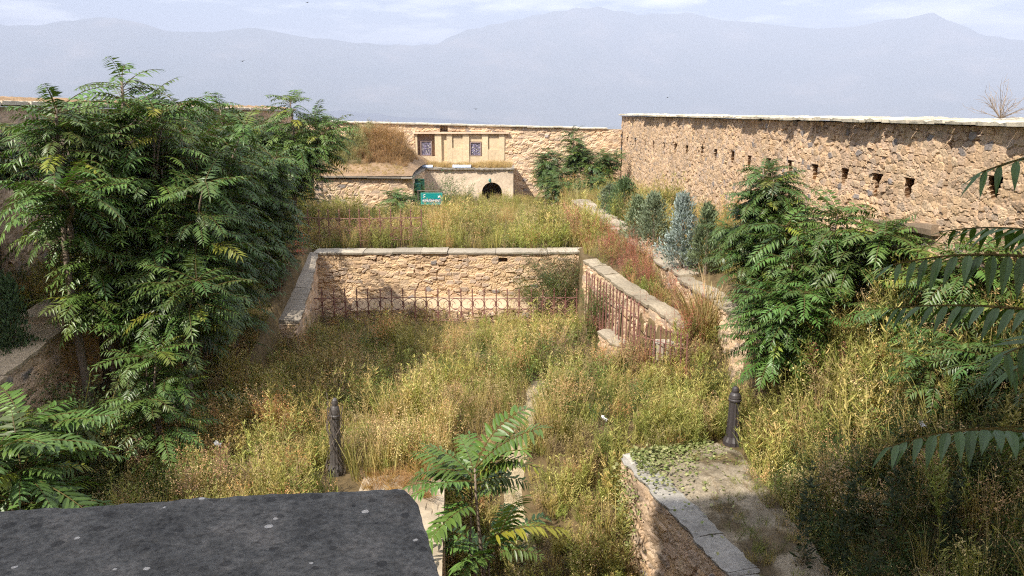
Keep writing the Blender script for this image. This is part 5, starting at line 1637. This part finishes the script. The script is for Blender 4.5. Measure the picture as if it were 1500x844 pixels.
bush('shrub', 'thin brown weed rooted in the face of the retaining wall left of the dark shrub', 'weed', 757, 21.5, 410, .35, [t_twigs(.6, (.26, .17, .11), sp=.2, br=12), GREYB[0]], 8, 371, z=0.5, spin=.6)
bush('shrub', 'dark leafy bush at the foot of the broken sloping wall', 'bush', 62, 10.9, 545, .55, DARKB, 14, 372, zc=.8)
bush('shrub', 'dark leafy bush under the bare trunk right of the broken sloping wall', 'bush', 122, 12.0, 505, .6, DARKB, 16, 373, zc=.5, tint=(1.1, 1.15, 1))
bush('shrub', 'dark leafy weed poking above the slab edge left of the worn bollard', 'weed', 440, 10.9, 672, .28, DARKB, 6, 360, zc=.3, tint=(.8, .85, .8))
bush('mulberry_tree', 'round dark mulberry crown rising behind the left ailanthus row', 'tree', 372, 30.0, 132, 1.0, [t_leafy(9, 3.0, (.045, .08, .035), .14, 160, wd=.7, branch=.7, taper=.1, sp=.5)], 9, 361, spin=.1)

# deep leafy growth in the shade at lower right
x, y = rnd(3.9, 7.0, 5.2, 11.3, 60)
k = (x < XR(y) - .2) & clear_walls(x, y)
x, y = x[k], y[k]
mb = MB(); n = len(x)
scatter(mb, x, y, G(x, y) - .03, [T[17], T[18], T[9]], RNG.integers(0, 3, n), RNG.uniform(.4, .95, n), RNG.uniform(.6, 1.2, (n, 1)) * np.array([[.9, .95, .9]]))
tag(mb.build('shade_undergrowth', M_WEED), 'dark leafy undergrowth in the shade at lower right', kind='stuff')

# ------------------------------------------------------------------ dry grass on the roofs
n = 900
x = RNG.uniform(sx0 + .1, sx1 - .35, n); y = RNG.uniform(SY + .1, BY - 2.2, n)
tx = (x - sx0) / (sx1 - sx0)
TD = [t_grass(46, .55, (.27, .165, .085), (.38, .25, .13)), t_seed(22, .62, (.29, .19, .095), (.37, .22, .12), dots=16), t_grass(40, .5, (.36, .27, .13), (.5, .37, .2)), t_leafy(6, .6, (.17, .19, .09), .045, 60, branch=.2, sp=.16), t_feather(8, .7, (.2, .2, .09), (.28, .26, .13))]
ty = (y - SY) / (BY - SY)
right = tx + .10 * (RNG.random(n) - .5) > .43
tid = np.where(right, RNG.integers(0, 2, n), RNG.integers(2, 5, n)); tid = np.where(ty < .16, 2, tid)
sc = (0.35 + 1.75 * sstep(.10, .42, ty) * np.sin(np.clip(tx * .92 + .04, 0, 1) * math.pi) ** .6 * (1 - .8 * sstep(.62, 1.0, tx))) * RNG.uniform(.7, 1.1, n)
sc = np.where(ty < .14, .3, sc)
mb = MB(); scatter(mb, x, y, mound(x, y) - .03, TD, tid, sc, 1.25 * RNG.uniform(.8, 1.2, (n, 1)) * np.ones((1, 3)), tilt=.2)
tag(mb.build('mound_grass', M_WEED), 'orange and grey dry grass on the earth roof of the store', kind='stuff')
n = 420
x = RNG.uniform(gx0 + .2, gx1 - .1, n); y = RNG.uniform(GY + .25, BY - .45, n)
mb = MB(); scatter(mb, x, y, gz + .05 + 0 * x, [t_grass(46, .4, (.42, .31, .15), (.58, .42, .22)), t_grass(40, .35, (.36, .25, .12), (.5, .34, .17))], RNG.integers(0, 2, n), RNG.uniform(.4, .95, n) * (.6 + .7 * fbm(x, y, 5)), 1.2 * RNG.uniform(.8, 1.2, (n, 1)) * np.ones((1, 3)), tilt=.2)
tag(mb.build('roof_grass', M_WEED), 'bleached dry grass on the gate block roof', kind='stuff')
for k, (p0, p1, lab) in enumerate([(612, 634, 'crumpled pale blue plastic sheet at the left on the gate block roof'), (663, 690, 'crumpled pale blue plastic sheet in the middle of the gate block roof')]):
    x0, x1 = XatY(p0, GY + .1, 3), XatY(p1, GY + .1, 3); n = 14
    U, V = np.meshgrid(np.linspace(0, 1, n), np.linspace(0, 1, 8))
    zz_ = gz + .10 + .10 * np.sin(V * math.pi) * (.5 + fbm(U * 5 + k, V * 3, 3)) 
    ix = np.arange(n * 8).reshape(8, n)
    mb = MB(); mb.add(np.stack([x0 + (x1 - x0) * U, GY - .02 + .5 * V, zz_], -1), q=np.stack([ix[:-1, :-1], ix[:-1, 1:], ix[1:, 1:], ix[1:, :-1]], -1).reshape(-1, 4), c=(.55, .62, .75))
    tag(mb.build('plastic_sheet', M_CLOTH), lab, 'plastic sheet')

# ------------------------------------------------------------------ ivy over the passage wall
mb = MB(); rng = np.random.default_rng(9); n = 3200
u = rng.random(n); lx_ = PASS_PLAN[0][0] + .1 + u * (PASS_PLAN[-1][0] - PASS_PLAN[0][0] + .3); ly_ = np.interp(lx_, [PASS_PLAN[0][0], PASS_PLAN[-1][0]], [PASS_PLAN[0][1], PASS_PLAN[-1][1]]) - rng.exponential(.55, n) * (0.35 + .8 * rng.random(n))
ok = inpoly(lx_, ly_, PWALL); lx_, ly_ = lx_[ok], ly_[ok]
pos = np.column_stack([lx_, ly_, .06 + .16 * rng.random(len(lx_))])
n2 = 800
HX0, HY0 = PASS_PLAN[0]; HX1, HY1 = PASS_PLAN[2]
hx = HX0 + .10 + rng.normal(0, .07, n2); hz = -rng.random(n2) ** .8 * 2.3
hy = HY0 + (hx - HX0) * (HY1 - HY0) / (HX1 - HX0)
pos = np.vstack([pos, np.column_stack([hx - .10 - .05 * rng.random(n2), hy, hz + .06])])
n = len(pos); d = rng.normal(0, 1, (n, 3)) * [1, 1, .5] + [0, -.4, .1]; d /= np.linalg.norm(d, axis=1)[:, None]
s2 = np.cross(d, rng.normal(0, .35, (n, 3)) + [0, 0, 1]); s2 /= np.linalg.norm(s2, axis=1)[:, None]
l = rng.uniform(.035, .075, (n, 1))
V = np.stack([pos, pos + d * l * .45 + s2 * l * .42, pos + d * l, pos + d * l * .45 - s2 * l * .42], 1).reshape(-1, 3)
c = np.where(rng.random((n, 1)) < .55, np.array([[.36, .36, .17]]), np.array([[.20, .24, .08]])) * rng.uniform(.65, 1.3, (n, 1))
mb.add(V, q=np.arange(4 * n).reshape(n, 4), c=np.repeat(c, 4, 0))
iv = thing('ivy', 'pale ivy trailing over the near corner of the passage wall', 'ivy', (PASS_PLAN[0][0], PASS_PLAN[0][1], 0))
mb.build('leaves', M_WEED, iv)
mb = MB()
for k in range(9):
    x0 = HX0 + rng.uniform(0, .2); t = np.linspace(0, 1, 9)
    mb.tube(np.column_stack([x0 + .05 * np.sin(t * 7 + k), HY0 + (x0 - HX0) * (HY1 - HY0) / (HX1 - HX0) - .12 + 0 * t, .05 - 2.2 * t * rng.uniform(.5, 1)]), .006, 4, (.2, .16, .1))
for k in range(12):
    x0 = HX0 + rng.uniform(.2, 1.5); t = np.linspace(0, 1, 7); y0 = np.interp(x0, [HX0, PASS_PLAN[-1][0]], [HY0, PASS_PLAN[-1][1]]) - .05
    mb.tube(np.column_stack([x0 + rng.normal(0, .3) * t, y0 - t * rng.uniform(.3, 1.0), .10 + .06 * np.sin(t * 8 + k)]), .006, 4, (.24, .19, .12))
mb.build('stems', M_BARK, iv)
# dry straw and fallen leaves on the left wall end
n = 60
x = RNG.uniform(-2.2, -1.1, n); y = RNG.uniform(10.9, 11.6, n)
mb = MB(); scatter(mb, x, y, .02 + 0 * x, [T[0], T[12], T[13]], RNG.integers(0, 3, n), RNG.uniform(.3, .7, n), np.array([1.25, 1.0, .8]) * RNG.uniform(.8, 1.2, (n, 1)), tilt=.7)
tag(mb.build('dry_straw', M_WEED), 'dry straw lying on the end of the left passage wall', kind='stuff')
n = 170
y = RNG.uniform(6.2, 12.2, n); PN = np.array(PASS_PLAN); x = np.interp(-y, -PN[:4:-1, 1], PN[:4:-1, 0]) - .05 - RNG.random(n) ** 2 * .75
k = inpoly(x, y, PWALL); x, y = x[k], y[k]; n = len(x)
mb = MB(); scatter(mb, x, y, .10 + 0 * x, [T[0], T[2], T[12], T[10]], RNG.integers(0, 4, n), RNG.uniform(.25, .6, n), 1.2 * RNG.uniform(.8, 1.2, (n, 1)) * np.ones((1, 3)), tilt=.4)
tag(mb.build('wall_top_grass', M_WEED), 'short dry grass creeping over the passage wall top', kind='stuff')

# ------------------------------------------------------------------ near ailanthus whose fronds enter at the right edge
tx_, ty_ = 3.35, 3.3
nt_ = thing('ailanthus_tree', 'nearest ailanthus, only its large dark fronds reaching in from the right edge', 'tree', (tx_, ty_, 1.0))
mb = MB(); mb.tube([(tx_, ty_, -1.0), (tx_ - .05, ty_, 2.5), (tx_ - .1, ty_ + .05, 4.6), (tx_ - .05, ty_, 5.9)], [.06, .05, .035, .015], 8, (.22, .17, .13)); mb.build('trunk', M_BARK, nt_, smooth=True)
fr = []     # tip px, tip py, tip Y, how high the stalk starts
rng = np.random.default_rng(77)
for tpx, tpy, tY, el_, dr_ in [(1438, 252, 3.3, .10, .5), (1308, 388, 3.5, .25, .55), (1302, 452, 4.0, .1, .35), (1302, 655, 3.2, .35, .75), (1425, 630, 3.6, .3, .6), (1390, 338, 4.4, .3, .6), (1480, 545, 3.4, .3, .9),
                                (1470, 520, 3.0, .2, .6)]:
    tip = P(tpx, tpy, Y=tY)
    L = 0.98
    s_ = np.linspace(0, 1, 16); ang = el_ - dr_ * s_ ** 1.3
    hx_, hz_ = (np.cos(ang) * L / 15)[:-1].sum(), (np.sin(ang) * L / 15)[:-1].sum()
    b_ = np.array([tx_ - .08, ty_]) ; dv = tip[:2] - b_; a_ = math.atan2(dv[1], dv[0])
    a_ += 0.0
    base = np.array([tip[0] - math.cos(a_) * hx_, tip[1] - math.sin(a_) * hx_, tip[2] - hz_])
    fr.append((base, a_, el_, L, dr_))
mbf = MB()
add_leaves(mbf, np.array([f[0] for f in fr]), np.array([f[1] for f in fr]), np.array([f[2] for f in fr]), np.array([f[3] for f in fr]), np.tile(GREEN * np.array([.95, 1.0, .85]), (len(fr), 1)) * rng.uniform(.7, 1.1, (len(fr), 1)),
           rng, pairs=15, droop=np.array([f[4] for f in fr]), secs=((.12, .7), (.32, 1.0), (.6, .72), (.85, .32)), llen=.20, wid=.125, hang=.62, sweep=.38)
mbf.build('crown', M_LEAF, nt_)
mb = MB()
for f in fr:
    mb.tube([(tx_ - .08, ty_, f[0][2] - .05), tuple((np.array([tx_ - .08, ty_, f[0][2] - .05]) + f[0]) / 2 + [0, 0, .01]), tuple(f[0])], [.012, .008, .007], 5, (.17, .12, .06))
mb.build('branch', M_BARK, nt_)

# ------------------------------------------------------------------ leafless shrub on the rampart, birds, litter
yw = 7.2 / (ray(1435, 165)[0] / ray(1435, 165)[1] + .0425 * CP); xw = float(XR(yw)) + .3
mb = MB(); rng = np.random.default_rng(5)
for k in range(30):
    a = rng.uniform(0, 6.28); e = rng.uniform(.25, 1.3); L = rng.uniform(.22, .5); t = np.linspace(0, 1, 5)
    b0 = np.array([xw, yw, 5.5]); dv = np.array([math.cos(a) * math.cos(e), math.sin(a) * math.cos(e), math.sin(e)])
    p = b0 + dv * L * t[:, None] + np.outer(t ** 2, rng.normal(0, .06, 3)); mb.tube(p, .005 * (1 - .75 * t), 4, (.30, .24, .19))
    for m in range(4):
        q = p[2 + m % 3]; d2 = dv + rng.normal(0, .5, 3); d2 /= np.linalg.norm(d2); mb.tube([q, q + d2 * .13], [.003, .001], 3, (.30, .24, .19))
tag(mb.build('bare_shrub', M_BARK), 'small leafless twiggy shrub on top of the right rampart', 'shrub')
for k, (px, py, Y, lab) in enumerate([(697, 160, 60, 'tiny dark bird gliding low over the far rampart'), (978, 143, 70, 'tiny dark bird gliding above the corner of the right rampart'), (355, 90, 60, 'tiny dark bird gliding above the left trees'), (450, 4, 70, 'tiny dark bird gliding at the very top of the sky')]):
    c0 = P(px, py, Y=Y); s = .065
    v = np.array([[0, -2.2, 0], [.55, -.6, .25], [0, 2.4, -.05], [-.55, -.6, .25], [3.2, -.3, .9], [1.7, -1.2, .75], [-3.2, -.3, .9], [-1.7, -1.2, .75], [0, .2, -.5], [1.6, .4, .6], [-1.6, .4, .6], [.7, 3.1, 0], [-.7, 3.1, 0], [0, -.4, .5]]) * s
    mb = MB(); mb.add(v + c0, t=[[0, 13, 1], [0, 3, 13], [1, 13, 9], [1, 9, 5], [5, 9, 4], [3, 10, 13], [3, 7, 10], [7, 6, 10], [13, 2, 9], [13, 10, 2], [2, 12, 11], [0, 1, 8], [0, 8, 3], [1, 9, 8], [8, 10, 3], [8, 9, 2], [8, 2, 10]], c=(.04, .035, .03))
    tag(mb.build('bird', M_BARK), lab, 'bird', 'birds in the sky')
for k, (px, py, z, lab) in enumerate([(318, 650, .45, 'scrap of white paper in the grass above the dark slab'), (93, 640, .45, 'scrap of white paper in the grass at far left'), (1352, 622, 1.9, 'crumpled white paper caught in the weeds at right'), (885, 612, .4, 'scrap of white paper in the weeds near the smallest bollard')]):
    p = P(px, py, z=z); rng = np.random.default_rng(k); n = 5
    U, V = np.meshgrid(np.linspace(-1, 1, n), np.linspace(-1, 1, n)); s = .04
    ix = np.arange(n * n).reshape(n, n)
    mb = MB(); mb.add(np.stack([p[0] + U * s + rng.normal(0, .008, U.shape), p[1] + V * s + rng.normal(0, .008, U.shape), p[2] + rng.normal(0, .018, U.shape) - .03 * U], -1), q=np.stack([ix[:-1, :-1], ix[:-1, 1:], ix[1:, 1:], ix[1:, :-1]], -1).reshape(-1, 4), c=(.8, .8, .8))
    tag(mb.build('paper_scrap', M_PAINT), lab, 'litter', 'paper litter in the weeds')
# red amaranth stalks crowding the ramp fence
x, y = rnd(1.9, 4.0, 14.9, 19.5, 16)
k = clear_walls(x, y) & (x > ip(y, B_X) - .75) & (x < ip(y, A_X) - .05)
x, y = x[k], y[k]; n = len(x)
mb = MB(); scatter(mb, x, y, G(x, y) - .03, [T[15], T[16], T[14], T[0], T[7]], RNG.choice(5, n, p=[.4, .12, .22, .13, .13]), RNG.uniform(.55, 1.05, n), np.array([1.15, 1.25, 1.2]) * RNG.uniform(.7, 1.3, (n, 1)), tilt=.15)
tag(mb.build('red_stalks', M_WEED), 'dry red stalks crowding the iron fence of the ramp', kind='stuff')
